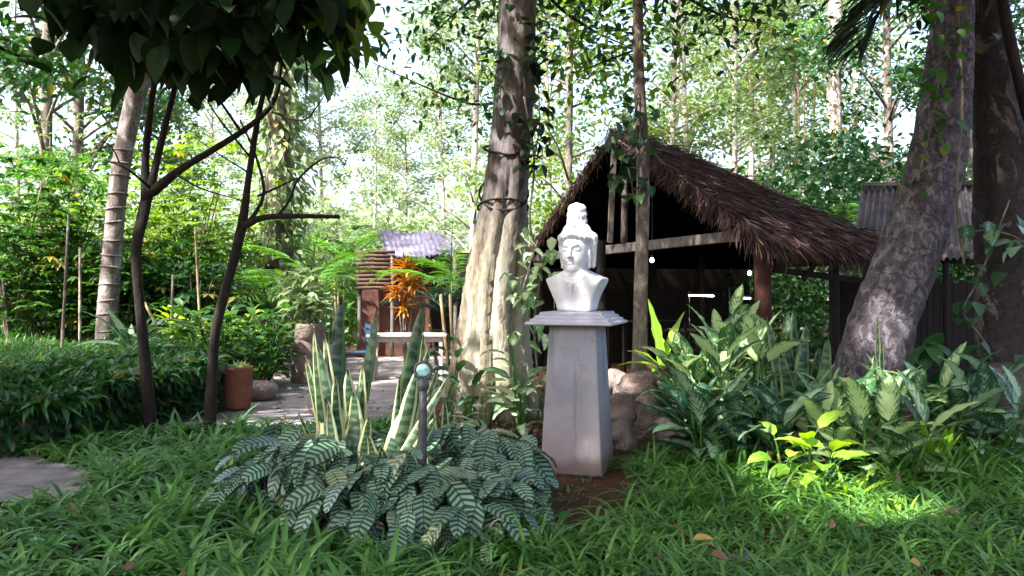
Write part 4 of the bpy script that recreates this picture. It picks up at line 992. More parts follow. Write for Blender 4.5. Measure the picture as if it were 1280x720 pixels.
def snake(name,label,leaves,mat,tufts=None):
    """upright sword leaves: (px_base, py_base, px_tip, py_tip, d, width)"""
    mb=MB()
    if mat is M['snake'] and len(leaves)>8: leaves=leaves+[(q_[0]+rng.normal()*9,q_[1],q_[2]+rng.normal()*16,q_[3]+rng.uniform(0,70),q_[4]+rng.normal()*.12,q_[5]*.85) for q_ in leaves[::2]]
    for (bx,by,tx,ty,d,wd) in leaves:
        b=P(bx,by,d); b[2]=max(b[2],0) if by>560 else b[2]; tp=P(tx,ty,d+rng.uniform(-.1,.1)); v=tp-b; Lh=np.linalg.norm(v)
        az=math.atan2(v[1],v[0]); 
        # strip built in its own plane, broad side towards the garden front
        el=math.asin(v[2]/Lh); n=12; s=np.linspace(0,1,n+1); p=PROF['sword'](s)
        T=v/Lh; face=rng.uniform(-.3,.3); side=np.array([cos(face),sin(face),0]); side=side-T*np.dot(side,T); side/=np.linalg.norm(side); N_=np.cross(T,side)
        bow=rng.uniform(-.04,.04)*Lh; tw=rng.uniform(-.5,.5); V=[];A=[]; rd=rng.random(); ph=rng.random()*6
        for k in range(n+1):
            c_=b+v*s[k]+side*bow*sin(pi*s[k])+N_*.02*sin(s[k]*5+ph); an=tw*s[k]; sd2=side*cos(an)+N_*sin(an); n2=np.cross(T,sd2)
            ww=wd*(1.45 if mat is M['snake'] else 1.6)*p[k]*.5*(1+.06*sin(s[k]*17+ph))
            for u_ in (-1,-.45,0,.45,1):
                V.append(c_+sd2*ww*u_+n2*(abs(u_)**1.5)*ww*.35); A.append((u_,s[k],rd))
        Fq=[(k*5+q,k*5+q+1,k*5+q+6,k*5+q+5) for k in range(n) for q in range(4)]
        mb.add(V,np.array(Fq),A)
    o=mb.build(name,mat); s_=o.modifiers.new('thick','SOLIDIFY'); s_.thickness=.004
    tag(o,label,'plant'); return o
snake('snake_plant','left clump of yellow-edged variegated snake plant leaves behind the striped prayer plants',[(405,600,393,408,5.35,.05),(412,600,397,430,5.3,.085),(420,600,404,418,5.45,.075),(428,602,420,470,5.3,.06),(436,602,441,490,5.3,.10),(444,600,436,460,5.4,.085),(452,604,462,520,5.25,.06),(430,600,408,500,5.2,.06),(446,600,470,560,5.2,.05),(424,600,425,505,5.3,.05),(410,604,388,450,5.45,.04),(450,600,452,455,5.5,.07)],M['snake'])
snake('snake_plant','right clump of yellow-edged variegated snake plant leaves, beside the garden stake',[(490,612,538,430,5.3,.07),(486,612,521,460,5.25,.085),(496,612,530,415,5.35,.065),(480,612,512,500,5.2,.075),(500,612,545,520,5.25,.06),(492,612,500,470,5.4,.05),(484,612,548,460,5.35,.05),(478,614,459,545,5.1,.06),(505,612,540,490,5.3,.07),(488,614,478,560,5.15,.05),(512,606,536,545,5.5,.05)],M['snake'])
snake('snake_plant','small yellowed snake plant leaves right of the garden stake',[(542,600,540,492,5.7,.07),(548,600,556,500,5.75,.05),(536,602,531,520,5.7,.045)],M['snake'])
snake('snake_plant','tall plain dark green sword leaves standing over the variegated snake plants',[(418,560,428,368,6.2,.10),(430,570,470,385,6.25,.075),(500,570,530,378,6.2,.085),(424,560,414,400,6.3,.05)],M['snake_dark'])
snake('snake_plant','tall dark grey-green snake plant clump standing left of the leaning palm base',[(985,560,960,396,6.9,.09),(992,560,975,440,6.8,.09),(1000,565,992,382,6.9,.085),(1008,565,1010,400,6.9,.10),(1015,565,1035,420,6.85,.09),(1022,565,1050,455,6.8,.08),(1005,570,1020,470,6.6,.1),(980,565,968,470,6.6,.07),(1030,565,1042,480,6.6,.09),(996,560,984,420,7.0,.08),(1012,560,1025,430,7.1,.08),(975,565,948,470,6.8,.07),(1030,560,1080,470,6.7,.11)],M['snake_dark'])
snake('snake_plant','three narrow upright leaves against the foot of the leaning palm trunk',[(1090,560,1098,400,6.9,.045),(1098,560,1101,420,6.95,.05),(1082,560,1095,440,6.8,.07),(1100,560,1125,470,6.8,.06)],M['snake'])
# striped prayer plants: mounds of big patterned leaves
def prayer(label,cells,n):
    t=thing('prayer_plant',label,'plant',(cells[0][0],cells[0][1],0)); o=np.array(t.location); lf=MB(); st=MB()
    for (cx,cy,r,h,k) in cells:
        h*=1.2
        k=int(k*.52)
        a_=U(0,2*pi,k); q=np.sqrt(rng.random(k)); rr_=q*r
        top=np.stack([cx+rr_*np.cos(a_),cy+rr_*np.sin(a_),h*(1-.62*q**2.2)+rng.normal(size=k)*.025],1)
        # leaf blades start on their stalks and hang outwards
        fr=np.array([0,-.35]); az=np.arctan2(np.sin(a_)*q*.7-.42,np.cos(a_)*q)+rng.normal(size=k)*.5
        LL=U(.17,.27,k)*rng.choice([.75,1,1.05],k)
        ribbons(lf,top-o,az,-.05-q*.55+rng.normal(size=k)*.33,U(.2,1.0,k),LL,LL*.56*U(.9,1.1,k),'round',12,.06,roll=rng.normal(size=k)*.32,wave=.03)
        b=np.stack([cx+rr_*.35*np.cos(a_),cy+rr_*.35*np.sin(a_),np.zeros(k)],1)
        for i in range(0,k,2): st.tube([b[i]-o,(b[i]*.4+top[i]*.6)-o+[0,0,.06],top[i]-o],[.004,.0035,.003],4,2,cap=False)
    lf.build('leaves',M['calathea'],t); st.build('stalks',M['bark_mid'],t); return t
prayer('striped prayer plant mound at the left, its leaves over the grass edge',[(-1.25,5.25,.42,.42,110),(-1.55,5.6,.35,.36,70),(-1.0,5.0,.36,.34,70),(-1.55,5.15,.3,.26,45),(-1.1,5.6,.35,.42,60)],0)
prayer('striped prayer plant mound in front of the variegated snake plants',[(-.66,4.85,.34,.36,85),(-.4,4.75,.36,.30,85),(-.85,4.68,.28,.26,50),(-.18,4.9,.30,.32,60),(-.62,4.55,.3,.2,40),(-.25,4.5,.28,.2,36)],0)
prayer('striped prayer plant mound at the right, reaching to the pedestal foot',[(-.12,5.3,.36,.38,90),(-.28,5.75,.34,.38,70),(-.06,5.0,.26,.28,50),(-.1,4.75,.26,.24,42),(.0,5.6,.20,.30,30),(-.45,5.5,.25,.38,34)],0)
# dumb canes right of the pedestal
GD='dumb cane plants along the right side'
for (px,py,d,h,n,lab,mt,ln) in [(872,560,7.6,.55,16,'dumb cane with streaked leaves nearest the stone heap','dumb',-.1),(888,565,7.1,.75,18,'dumb cane with pale top leaves, in front of the pavilion corner post side','dumb',-.05),(912,570,7.0,.72,18,'dumb cane in the middle of the row between the stones and the dark snake plants','dumb',0),
   (945,560,7.2,.85,18,'tallest dumb cane with a white-splashed top leaf, left of the dark snake plants','dumb',0),(880,600,6.5,.42,15,'low dark dumb cane leaning over the stones','dumb_dark',-.2),(915,612,6.2,.42,15,'low dumb cane rising straight out of the grass, right of centre','dumb_dark',-.1),
   (940,605,6.3,.42,13,'dumb cane with silver-streaked leaves in front of the dark snake plants','dumb_dark',0),(1040,590,6.5,.42,14,'dumb cane with grey-white leaves at the foot of the leaning palm','dumb',.1),(1105,585,6.6,.50,14,'dumb cane with broad streaked leaves just right of the leaning palm foot','dumb',0),
   (1150,585,6.5,.55,15,'sunlit dumb cane with pale leaves right of the leaning palm','dumb',.1),(1195,580,6.6,.62,15,'dark glossy dumb cane near the right edge, before the dark palm','dumb_dark',.1),(1232,600,6.5,.45,12,'small dark dumb cane at the foot of the dark palm','dumb_dark',.1),(925,545,7.9,1.0,16,'tall back-row dumb cane below the glowing strips of the pavilion','dumb',0),(938,550,7.6,.8,12,'tall back-row dumb cane right in front of the red-brown post','dumb',0),(1075,600,6.1,.40,16,'low pale dumb cane spreading over the grass below the leaning palm','dumb',0),(1120,610,6.0,.34,14,'low dumb cane with grey-green leaves reaching into the finer grass','dumb',0),(1165,560,7.4,.7,14,'tall dark leafed cane behind the sunlit dumb cane','deep',0)]:
    x=(px-640)/F*d; cane('dumb_cane',lab,x,d,h,int(n*2.5),M[mt],(.26,.44),.38,ln,spread=.24,group=GD,stems=6,up=(.45,1.5),bend=(.2,1.2))
# plants round the buttressed tree
for (px,d,h,n,lab,mt) in [(662,8.3,.72,16,'white-green leafed plant between the buttressed tree and the pedestal, tallest there','white_leaf'),(648,7.8,.45,14,'lower leafy plant with cream splashes, left of the pedestal','white_leaf'),(676,7.7,.45,12,'dark leafy plant touching the left side of the pedestal','dumb_dark'),
    (600,8.2,.35,12,'pale-leaved plant at the foot of the buttressed tree','white_leaf'),(566,8.0,.38,12,'dark leafy plant left of the buttressed tree foot','dumb_dark'),(545,8.8,.6,14,'blue-green leafy plant right of the white table','deep'),(628,7.6,.28,10,'low pinkish-cream plant in front of the buttressed tree','white_leaf'),(575,9.6,.9,16,'dark shrub behind the left foot of the buttressed tree','deep')]:
    x=(px-640)/F*d; cane('leafy_plant',lab,x,d,h,n,M[mt],(.20,.34),.42,spread=.2,stems=4)
# bird-nest fern in the pot on the stones
fx=P(828,470,8.9)[0]; mb=MB(); n=9
az=np.array([2.3,.9,.4,1.4,3.6,4.3,5.6,2.9,5.0]); el=np.array([1.38,1.02,.6,.9,.9,.4,.5,.5,.8]); LL=np.array([.78,.82,.5,.55,.5,.4,.45,.5,.35])
ribbons(mb,np.tile([fx,8.95,.53],(n,1)),az,el,np.array([.1,.35,.7,.5,.9,.8,.8,.9,.7]),LL,np.array([.17,.13,.11,.12,.09,.1,.1,.09,.09]),'lance',12,.16,wave=.07,roll=np.array([1.3,-.3,.2,.1,-.4,0,.1,0,0]))
tag(mb.build('bird_nest_fern',M['lime']),'bird-nest fern with long bright lime leaves, in the pot on the stones','fern')
# broad lime sprout in the sunlit grass
cane('broad_leaf_sprout','young plant with broad glowing lime leaves in the sunlit patch of grass',P(1010,640,5.5)[0],5.6,.36,24,M['lime'],(.17,.26),.52,stems=4,bend=(.5,1.4),up=(.3,1.1),spread=.16)
rosette('broad_leaf_sprout','arching tuft of bright yellow-green strap leaves beside the glowing lime sprout',P(1062,640,5.4)[0],5.4,46,(.22,.36),(.018,.03),M['lime'],el=(.7,1.45),bend=(.8,2.0),prof='strap',r=.18)
rosette('broad_leaf_sprout','second tuft of yellow-green strap leaves, nearer the bottom of the photo',P(1120,660,4.9)[0],4.9,40,(.2,.32),(.015,.026),M['lime'],el=(.7,1.45),bend=(.9,2.1),prof='strap',r=.16)
cane('broad_leaf_sprout','small lime-leaved sprout at the very bottom, below the pedestal',P(688,700,4.35)[0],4.35,.10,6,M['mid'],(.10,.14),.5,stems=1)
rosette('broad_leaf_sprout','pale yellow-green leafy tuft right of the leaning palm foot',P(1140,560,6.7)[0],6.3,12,(.3,.5),(.07,.1),M['lime'],el=(.8,1.4),bend=(.1,.6))
# small things at left
cane('bushy_shrub','rounded shrub with pale sunlit leaves, behind the terracotta pot',P(296,360,11.4)[0],11.4,1.05,380,M['mid'],(.18,.28),.42,stems=20,spread=.58,up=(.3,1.1))
cane('bushy_shrub','lower shrub with yellow-green sunlit leaves, left of the terracotta pot',P(262,360,12.3)[0],12.3,.95,240,M['lime'],(.16,.24),.4,stems=14,spread=.5,up=(.3,1.1))
cane('bushy_shrub','dark leafy shrub against the left side of the round planter',P(322,360,11.9)[0],11.9,.8,200,M['deep'],(.16,.26),.4,stems=12,spread=.28,up=(.2,1.1))
rosette('rosette_plant','dark blue-green rosette plant growing at the foot of the ringed palm',P(168,360,12.0)[0],11.9,22,(.5,.85),(.10,.15),M['dumb_dark'],el=(.1,1.1),bend=(.2,.9),z=.55)
rosette('rosette_plant','small succulent rosette in the terracotta pot',pot.location[0],pot.location[1],26,(.08,.15),(.03,.05),M['pale'],el=(.1,1.3),bend=(0,.4),z=.47,r=.08)
def mound(name,label,cat,cells,mat,L,W,per,z=0,prof='ovate',stuff=False,droop=.4):
    mb=MB()
    for (cx,cy,cz,rx,ry,rz_,n) in cells:
        p=rng.normal(size=(n,3)); p/=np.linalg.norm(p,axis=1)[:,None]; p*=(rng.random(n)[:,None])**.35; p=p*[rx,ry,rz_]+[cx,cy,cz]; p[:,2]=np.maximum(p[:,2],.03)
        LL=U(*L,n); ribbons(mb,p,U(0,2*pi,n),U(-.8,.9,n)-droop*.3,U(.1,1,n),LL,LL*W,prof,3,.15,roll=rng.normal(size=n)*.5)
    o=mb.build(name,mat); tag(o,label,cat); return o
mound('planter_foliage','mixed leafy growth spilling over the round stone planter','plant',[(pc[0],pc[1]+.3,1.15,.36,.36,.22,360),(pc[0]-.15,pc[1]+.45,1.45,.33,.33,.3,260)],M['pale'],(.12,.22),.35,0)
# orange cordyline by the hut
oc=thing('orange_cordyline','orange-leaved plant with spiky tufts in front of the small hut','plant',(P(507,360,14.6)[0],14.6,0))
st=MB(); lf=MB()
for (dx,z,n_,e) in [(0,1.75,60,1.2),(-.14,1.30,46,1.),(.15,1.42,46,1.),(.02,1.5,40,1.1),(-.05,1.05,30,1.)]:
    st.tube([(0,0,0),(dx*.5,0,z*.5),(dx,0,z)],[.02,.016,.012],6,3)
    ribbons(lf,np.tile([dx,0,z],(n_,1))+rng.normal(size=(n_,3))*.03,U(0,6.28,n_),U(-.3,1.3,n_),U(.3,1.4,n_),U(.22,.36,n_),U(.035,.055,n_),'lance',5,.2)
st.build('stem',M['bark_mid'],oc); lf.build('leaves',M['orange'],oc)
# palms and palm-like clumps in the middle distance
def clump_palm(name,label,px,d,nf,L,mat,h=.6,el=(.6,1.4),ll=.42,stem=True,lw=.03):
    x=(px-640)/F*d; t=thing(name,label,'palm',(x,d,0)); st=MB(); cr=MB()
    for k in range(max(1,nf//4)):
        a_=rng.random()*6.28; b=np.array([cos(a_)*.15,sin(a_)*.15,0]); st=MB(); st.tube([b,b*1.5+[0,0,h*.5],b*2+[0,0,h]],[.035,.03,.025],8,2); st.build('stem',M['bamboo'],t)
    for k in range(nf): frond(cr,[rng.normal()*.1,rng.normal()*.1,h],k*2.4+rng.random()*.5,rng.uniform(*el),L*rng.uniform(.8,1.1),rng.uniform(.8,1.6),22,lw,ll)
    cr.build('fronds',mat,t); return t
clump_palm('areca_palm','bushy green palm left of the small hut, above the round planter',390,14.2,12,1.5,M['palm'],1.3)
clump_palm('areca_palm','pale green palm behind the bare dark branch, right of the vine-clad trunk',425,19.5,14,1.8,M['palm'],2.0)
clump_palm('areca_palm','small dark palm squeezed between the small hut and the buttressed tree',572,14.0,12,1.5,M['palm'],1.3)
clump_palm('areca_palm','low dark palm with drooping fronds under the dark side of the small hut',556,15.2,10,1.2,M['palm_dark'],.9)
clump_palm('areca_palm','young palm with yellow-green fronds between the slender trees and the vine-clad trunk',335,14.5,12,1.5,M['palm'],.9)
clump_palm('areca_palm','dark fan of palm fronds seen behind the leaning palm, over the thatch end',1060,16,14,2.0,M['palm'],2.2)
clump_palm('areca_palm','green palm crown high between the thin trunks above the thatched roof',1010,25,16,2.6,M['palm'],8.6,(.2,1.3),.6,lw=.05)
# lobed-leaf shrubs at left (cassava like)
def lobed(mb,pos,size,az,el,rnd):
    for k,(da,sl) in enumerate([(-1.35,.62),(-.68,.88),(0,1.),(.68,.88),(1.35,.62)]):
        n=len(pos); ribbons(mb,pos,az+da,el*np.cos(da),.5,size*sl,size*sl*.36,'lance',3,.15,rnd=rnd)
def lobed_shrub(label,px,d,h,n,mat,w_=.8,size=(.16,.26)):
    x=(px-640)/F*d; t=thing('lobed_leaf_shrub',label,'shrub',(x,d,0)); st=MB(); lf=MB()
    n=int(n*1.5)
    for k in range(6):
        a_=rng.random()*6.28; e=np.array([cos(a_)*w_*.6,sin(a_)*w_*.5,h*rng.uniform(.7,.98)]); st.tube([(0,0,0),e*[.3,.3,.5],e],[.025,.02,.01],7,3,.05)
    p=rng.normal(size=(n,3))*[.55*w_,.4*w_,.26*h]+[0,0,h*.62]; p[:,2]=np.clip(p[:,2],.3,h*1.05)
    lobed(lf,p,U(*size,n),U(0,6.28,n),U(-.6,.4,n),rng.random(n)); st.build('stem',M['bark_mid'],t); lf.build('leaves',mat,t)
lobed_shrub('lobed-leaf shrub with bright green leaves at the left edge',15,13.5,3.3,420,M['mid'],1.2)
lobed_shrub('green lobed-leaf shrub in front of the ringed palm, left of it',75,14.5,3.2,420,M['mid'],1.1)
lobed_shrub('bright green lobed-leaf shrub between the left edge and the ringed palm',110,16,3.4,420,M['yellow'],1.2)
lobed_shrub('tall green lobed-leaf shrub furthest back near the left edge',40,17.5,4.0,420,M['mid'],1.4)
lobed_shrub('glowing yellow-green lobed-leaf shrub behind the two dark slender trees',238,15.5,3.9,420,M['yellow'],1.1)
lobed_shrub('yellow-green shrub just right of the ringed palm',195,17.5,2.9,380,M['yellow'],1.1)
lobed_shrub('green lobed-leaf shrub behind the bushy shrub, before the vine-clad trunk',290,17,2.6,380,M['mid'],1.2)
lobed_shrub('pale green shrub low against the far side of the ringed palm',150,13.8,1.9,260,M['mid'],.8)
for _l,_px,_d,_h,_m,_w in (('dark green lobed-leaf shrub filling the ground between the fence and the left edge',10,14.8,2.2,'deep',1.3),('dark lobed-leaf shrub right behind the ringed palm',170,14.6,2.1,'deep',1.0),('low dark lobed-leaf shrub behind the bushy shrub at the pot',245,13.9,1.7,'deep',1.0),('pale lobed-leaf tree shrub above the fence at left',60,20,5.2,'far',1.8),('pale tall shrub seen between the ringed palm and the forked tree',215,22,5.0,'far',1.8),('large pale shrub behind the vine-clad trunk',380,21,4.3,'pale',1.8)): lobed_shrub(_l,_px,_d,_h,420,M[_m],_w)
# fence of upright canes and boards behind the bed
fn=thing('cane_fence','low weathered fence of uneven upright canes behind the grassy bed','fence',(-6.2,15.6,0)); FO=np.array([-6.2,15.6,0])
mb=MB()
for k in range(70):
    x=-10.4+k*.098; h_=1.45+.22*math.sin(k*1.3)+rng.normal()*.1; mb.tube([(x,15.6+.02*sin(k),0),(x+rng.normal()*.02,15.6,h_)],[.032,.026],6,1)
o=mb.build('canes',M['wood_grey'],fn); o.location=-FO
for z in (.5,1.15):
    o=MB().tube([(-10.5,15.54,z),(-7,15.55,z+.03),(-3.6,15.54,z)],[.03]*3,8,3).build('rail',M['bamboo'],fn); o.location=-FO
for i,(px,d,z,ln,lab) in enumerate([(212,12.6,1.6,.05,'thin upright stake between the two dark slender trees'),(254,12.4,2.3,-.12,'pale thin stake leaning slightly, left of the bushy shrub'),(75,11.5,2.4,.12,'dark thin stem standing behind the grassy bed at far left'),(100,12.5,2.0,.0,'thin brown stake left of the ringed palm'),(232,12.2,1.2,-.6,'thin stake slanting down to the right behind the slender trees')]):
    x=(px-640)/F*d; tag(MB().tube([(x,d,0),(x+ln*.5,d,z/2),(x+ln,d,z)],[.025,.02,.018],7,3,.08).build('garden_stake_pole',M['bamboo' if i in(1,4) else 'bark_mid']),lab,'stake')
tag(MB().tube([P(150,412,9.8),P(220,405,9.7),P(275,417,9.0)],[.006]*3,6,4).build('wire',M['iron']),'thin wire strung low between the dark slender trees and the bed','wire')

# far woods and undergrowth beyond the garden : one mass nobody could count
def leaf_wall(mb,n,x0,x1,y0,y1,z1,L,clump=1.3):
    k=max(1,n//160); c=np.stack([U(x0,x1,k),U(y0,y1,k),z1*rng.random(k)**1.2],1); q=np.repeat(c,160,0)+rng.normal(size=(k*160,3))*[clump,clump,clump*.55]
    q[:,2]=np.abs(q[:,2]); rn=np.clip(np.repeat(rng.random(k),160)*.7+rng.random(k*160)*.3,0,1); LL=U(*L,len(q)); leafcards(mb,q,LL,LL*.5,up=.2,droop=.2,rnd=rn)
mb=MB(); leaf_wall(mb,30000,-34,34,36,52,5.5,(.28,.5),1.6); tag(mb.build('far_woods',M['pale']),'mass of distant woodland, coloured pale for haze, closing the view','woods',kind='stuff')
mb=MB(); leaf_wall(mb,18000,-20,0,20,30,1.7,(.18,.32),.9); leaf_wall(mb,20000,2,22,19,28,2.0,(.16,.3),.8); tag(mb.build('undergrowth',M['mid']),'green undergrowth beyond the hut and the pavilion','undergrowth',kind='stuff')
mb=MB(); leaf_wall(mb,26000,5.2,14,14.0,19,3.8,(.12,.22),.5); tag(mb.build('dense_thicket',M['deep']),'dense dark thicket behind the tin shed and the end of the thatch','undergrowth',kind='stuff')

# ---------------------------------------------------------------- raised bed, grass, litter
bd=thing('raised_bed','long raised bed at left overgrown with grassy leaves, its shaded side facing the path','planting bed',(-5.5,9,0)); BO=np.array([-5.5,9,0])
bp=smooth_poly(BED,4,.03); V=[(x,y,0) for x,y in bp]; ctr=np.array([-7.,9.5])
ins=[(x+(ctr[0]-x)*.03,y+(ctr[1]-y)*.03) for x,y in bp]; V+=[(x,y,.48) for x,y in ins]; n=len(bp)
o=MB().add(V,[tuple(range(n,2*n))]+[(i,(i+1)%n,(i+1)%n+n,i+n) for i in range(n)]).build('soil_bank',M['stone_grey'],bd,smooth=False); o.location=-BO
mb=MB(); k=26000; x=U(-11,-3.2,k*2); y=U(5,14.4,k*2); ok=in_poly(x,y,ins); x,y=x[ok],y[ok]; k=len(x)
ribbons(mb,np.stack([x,y,np.full(k,.45)+.05*np.sin(x*2.1)*np.cos(y*1.7+1)],1),U(0,6.28,k),U(.5,1.4,k),U(.6,1.8,k),U(.14,.30,k)*(1+.35*np.sin(x*3.7+y*2.3)),U(.014,.030,k),'strap',4,.25); o=mb.build('grassy_leaves',M['bed'],bd); o.location=-BO; o['kind']='stuff'
mb=MB(); k=9000; t=rng.random(k)*n; i=t.astype(int)%n; f=(t%1)[:,None]; q=np.array(bp)[i]*(1-f)+np.array(bp)[(i+1)%n]*f; q=q+(ctr-q)/np.linalg.norm(ctr-q,axis=1)[:,None]*(rng.random(k)**1.5*1.1-.12)[:,None]
s_=np.linalg.norm(q-np.array(bp)[i],axis=1).clip(0,.6); ok=q[:,1]<13; ribbons(mb,np.concatenate([q,(.42+.22*s_/.6+.10*np.sin(q[:,:1].T[0]*4.3)*np.cos(q[:,1]*3.1))[:,None]],1)[ok],U(0,6.28,k)[ok],U(-.5,1.1,k)[ok],U(.4,1.6,k)[ok],U(.10,.24,k)[ok],U(.03,.055,k)[ok],'lance',4,.15,roll=rng.normal(size=ok.sum())*.4); o=mb.build('edge_leaves',M['bed'],bd); o.location=-BO; o['kind']='stuff'
mb=MB(); k=6500; t=rng.random(k)*n; i=t.astype(int)%n; f=(t%1)[:,None]; q=np.array(bp)[i]*(1-f)+np.array(bp)[(i+1)%n]*f; q=q[:]+rng.normal(size=(k,2))*.05; z=U(.04,.54,k)
cd=np.arctan2(q[:,1]-ctr[1],q[:,0]-ctr[0]); ok=(q[:,1]<13)
ribbons(mb,np.concatenate([q,z[:,None]],1)[ok],(cd+rng.normal(size=k)*.8)[ok],U(-.9,.5,k)[ok],U(.1,1.1,k)[ok],U(.08,.17,k)[ok],U(.035,.06,k)[ok],'ovate',4,.15,roll=rng.normal(size=ok.sum())*.4); o=mb.build('hanging_leaves',M['deep'],bd); o.location=-BO; o['kind']='stuff'
# strap grass in the foreground
def grass_field(name,label,mat,n,xr,yr,test,L,W,el,bend,per=9,tuft=.035,boost=lambda x,y:np.ones(len(x))):
    x=U(*xr,n); y=yr[0]+(yr[1]-yr[0])*rng.random(n)**1.15; ok=test(x,y)&~in_poly(x,y,PATHS)&~in_poly(x,y,bp)
    x,y=x[ok],y[ok]; k=len(x); X_=np.repeat(x,per)+rng.normal(size=k*per)*tuft; Y_=np.repeat(y,per)+rng.normal(size=k*per)*tuft; m_=k*per
    hh=np.repeat(.8+.35*np.sin(x*3.1+1)*np.cos(y*2.7)+.2*rng.normal(size=k),per).clip(.45,1.4)
    hh=hh*np.repeat(boost(x,y),per)
    mb=MB(); ribbons(mb,np.stack([X_,Y_,np.zeros(m_)],1),U(0,6.28,m_),U(*el,m_),U(*bend,m_),U(*L,m_)*hh,U(*W,m_),'strap',5,.22,rnd=np.clip(np.repeat(rng.random(k),per)*.6+.4*rng.random(m_),0,1)); tag(mb.build(name,mat),label,'grass',kind='stuff')
def dist(x,y,cx,cy): return np.hypot(x-cx,y-cy)
wedge=lambda x,y,mgn=.5: (np.abs(x)<y*.64+mgn)
left_t=lambda x,y: wedge(x,y)&~((x<-y*.505)&(y>5.3)&(y<6.5))&(x<-1.2+.9*np.maximum(0,5.0-y)*.8)&(y<8.4)&(dist(x,y,-1.3,5.3)>.35)
grass_field('strap_grass','broad glossy strap-leaved grass covering the front left ground',M['grass'],2300,(-5.2,.2),(3.0,8.4),left_t,(.20,.34),(.022,.036),(.6,1.4),(.8,2.2))
right_t=lambda x,y: wedge(x,y)&((x>-1.2)&(y<4.75)|(x>.62+.1*np.sin(y*9))&(y<6.5)|(x>.95)&(y<6.9))&(dist(x,y,.42,5.85)>.62)&((y>5.0)|(np.abs(x-.42)>.3)|(rng.random(x.shape)<.9))&(dist(x,y,-.5,4.8)>.35)
grass_field('spider_grass','finer arching grass covering the ground right of and below the pedestal',M['grass_r'],2900,(-1.3,4.8),(3.0,6.9),right_t,(.17,.32),(.012,.024),(.6,1.4),(.9,2.4),boost=lambda x,y:1+.55*np.clip((y-4.7)/1.2,0,1)*np.clip((x-.7)/.5,0,1))
grass_field('sparse_grass','short sparse grass tufts on the bare soil round the pedestal foot and tree',M['grass_r'],380,(-1.6,2.2),(5.2,9.5),lambda x,y:(dist(x,y,PX,PY)>.38)&(rng.random(x.shape)<.6),(.06,.14),(.006,.012),(.6,1.4),(.6,2.0),6)
mb=MB(); k=1500; x=U(-3,3.5,k); y=U(3.6,11,k); 
ribbons(mb,np.stack([x,y,np.full(k,.012)+.03*in_poly(x,y,PATHS)],1),U(0,6.28,k),U(0,.35,k),U(0,.8,k),U(.03,.10,k),U(.015,.04,k),'ovate',3,.3,roll=rng.normal(size=k)*.5); tag(mb.build('leaf_litter',M['litter']),'dry brown leaves scattered on the soil and path','leaf litter',kind='stuff')
mb=MB(); k=340; x=rng.normal(size=k)*.35+.0; y=rng.normal(size=k)*.45+8.0
ribbons(mb,np.stack([x,y,np.full(k,.03)],1),U(0,6.28,k),U(0,1.2,k),U(.2,1,k),U(.06,.2,k),U(.006,.012,k),'lance',4,.3); tag(mb.build('pine_straw_litter',M['thatch']),'reddish dry straw heaped at the foot of the buttressed tree','leaf litter',kind='stuff')
k=0
for px,py,sz in ((130,650,.09),(925,716,.09)):
    q=G(px,py); rock('stone',['dark lump of old stone among the front left grass','dark stone at the bottom edge of the photo, in the finer grass'][k],'stone',(q[0],q[1],sz*.45),(sz*1.3,sz,sz),M['stone_grey'],k); k+=1
tag(MB().lathe([(.42,0),(.46,.1),(.45,.25),(.44,.45),(.47,.6),(.45,.68),(.38,.70),(0,.71)],26,(P(1290,560,7.3)[0],7.3,0),rough=.09).build('stone_planter',M['stone_grey']),'rough dark stone planter at the right edge, below the dark palm','planter')

mb=MB(); k=60; x=U(-3.6,3.6,k); y=U(3.5,7,k); ok=~in_poly(x,y,PATHS)&(dist(x,y,PX,PY)>.4); x,y=x[ok],y[ok]; k=len(x)
ribbons(mb,np.stack([x,y,U(.10,.19,k)],1),U(0,6.28,k),rng.normal(size=k)*.4,U(-.8,1.2,k),U(.05,.12,k),U(.025,.05,k),'ovate',5,.35,roll=rng.normal(size=k)*.7); tag(mb.build('fallen_leaves',M['litter']),'curled brown leaves caught on top of the front grass','leaf litter',kind='stuff')
# ---------------------------------------------------------------- unseen trees added round the viewer to shade the garden
def added_shade_tree(x,y,H,R_,n,label,z=(5.5,9.5),off=(0,0)):
    t=thing('added_shade_tree',label,'tree',(x,y,0)); mb=MB(); mb.tube([(0,0,0),(.1,0,H*.5),(0,.1,H)],[.22,.18,.1],12,4,.05)
    cr=MB(); cl=34
    for k in range(cl):
        a_=k*2.4; rr_=R_*math.sqrt((k+.5)/cl); e=np.array([off[0]+cos(a_)*rr_,off[1]+sin(a_)*rr_,rng.uniform(*z)])
        mb.tube([(0,0,H*.55),e*[.5,.5,1]-[0,0,.6],e],[.07,.04,.015],5,2)
        q=rng.normal(size=(n//cl,3))*[.85,.85,.5]+e; q=q[sun_open(q+np.array([x,y,0]))]
        # nothing of this crown hangs into the open view ahead
        w_=q+np.array([x,y,0]); vis=(w_[:,1]>0)&(np.abs(w_[:,0])<w_[:,1]*.66)&((w_[:,2]-CAMH)<w_[:,1]*.36)
        q=q[~vis]; leafcards(cr,q,U(.22,.34,len(q)),U(.13,.19,len(q)),up=.5)
    mb.build('trunk',M['bark_mid'],t); cr.build('crown',M['mid'],t)
SH=[(-6.5,2.0),(-2.4,-1.4),(-7.5,6.0),(1.8,-1.2),(-9.5,-1.8),(-11.5,3.5),(5.8,2.2)]
SLAB=['unseen tree added for shade, left of the viewer','unseen tree added for shade, just behind the viewer to the left','unseen tree added for shade, at the far left of the raised bed','unseen tree added for shade, behind the viewer to the right','unseen tree added for shade, well behind the left side','unseen tree added for shade, furthest left','unseen tree added for shade, right of the viewer']
OFF=[(1,1),(0,1),(0,0),(0,2),(0,0),(0,0),(-3.5,2.2)]
for (x,y),lab,of in zip(SH,SLAB,OFF): added_shade_tree(x,y,8.5,3.9,6800,lab,off=of)
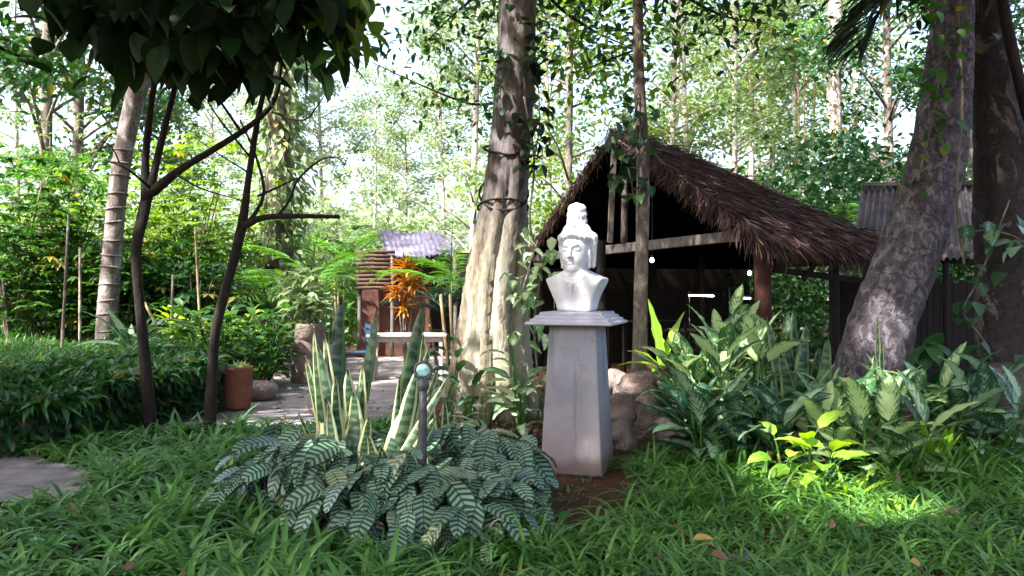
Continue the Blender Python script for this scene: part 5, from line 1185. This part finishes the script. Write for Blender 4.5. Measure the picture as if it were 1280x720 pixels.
# the buttressed tree's own crown, high over the garden
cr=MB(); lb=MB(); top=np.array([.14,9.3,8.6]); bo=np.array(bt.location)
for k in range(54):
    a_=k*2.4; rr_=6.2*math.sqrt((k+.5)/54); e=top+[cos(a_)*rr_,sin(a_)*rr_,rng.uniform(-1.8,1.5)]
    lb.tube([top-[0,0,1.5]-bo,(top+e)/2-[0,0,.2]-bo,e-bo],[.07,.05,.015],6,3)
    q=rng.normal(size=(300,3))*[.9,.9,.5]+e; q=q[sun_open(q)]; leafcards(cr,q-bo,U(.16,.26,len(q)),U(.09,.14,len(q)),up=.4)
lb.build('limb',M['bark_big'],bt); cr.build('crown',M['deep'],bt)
# leafy boughs dropping into the top of the view
def bough(label,pts,n,mat,L,sp,r=.03):
    t=thing('hanging_bough',label,'branch',tuple(pts[0])); o=np.array(pts[0]); pp=np.array(pts)-o
    MB().tube(pp,np.linspace(r,.006,len(pp)),7,4,.08).build('stem',M['bark_dark'],t)
    tt_=rng.random(n)*(len(pp)-1); p=np.stack([np.interp(tt_,range(len(pp)),pp[:,k]) for k in range(3)],1)+rng.normal(size=(n,3))*sp
    mb=MB(); LL=U(*L,n); ribbons(mb,p,U(0,6.28,n),U(-1,.5,n),U(.1,.8,n),LL,LL*.46,'ovate',3,.15,roll=rng.normal(size=n)*.5); mb.build('leaves',mat,t)
bough('leafy bough hanging at the top, left of the buttressed trunk',pts_px([(650,-60,9.6),(600,-10,10),(565,20,10.3),(530,55,10.6)]),420,M['deep'],(.08,.15),[.45,.5,.28])
bough('long thin bough crossing the bright gap left of the buttressed trunk',pts_px([(640,125,9.5),(590,130,9.8),(530,108,10.2),(465,78,10.6)]),260,M['mid'],(.08,.14),[.3,.4,.35],.018)
bough('dark leafy bough along the top between the buttressed trunk and the thin trunk',pts_px([(655,-40,9.4),(700,10,9.8),(745,40,10.2),(790,60,10.6)]),520,M['deep'],(.09,.17),[.5,.5,.3])
bough('leafy bough along the top, right of the thin trunk',pts_px([(800,-60,9.4),(850,-10,9.8),(905,20,10.4),(960,30,11)]),520,M['deep'],(.09,.17),[.5,.6,.26])
bough('small yellow-green bough below the dark one, left of the thin trunk',pts_px([(800,60,9.5),(760,75,9.9),(725,90,10.3)]),260,M['yellow'],(.10,.18),[.35,.4,.28],.015)
bough('feathery green bough at the top left corner',pts_px([(-60,20,7.5),(0,60,7.8),(50,80,8.1),(70,100,8.3)]),240,M['mid'],(.10,.18),[.3,.3,.2],.015)
bough('dark leafy bough at the top right, above the drooping palm frond',pts_px([(1260,-50,8.5),(1200,-20,8.8),(1140,-10,9.2)]),300,M['canopy'],(.10,.18),[.4,.5,.2])
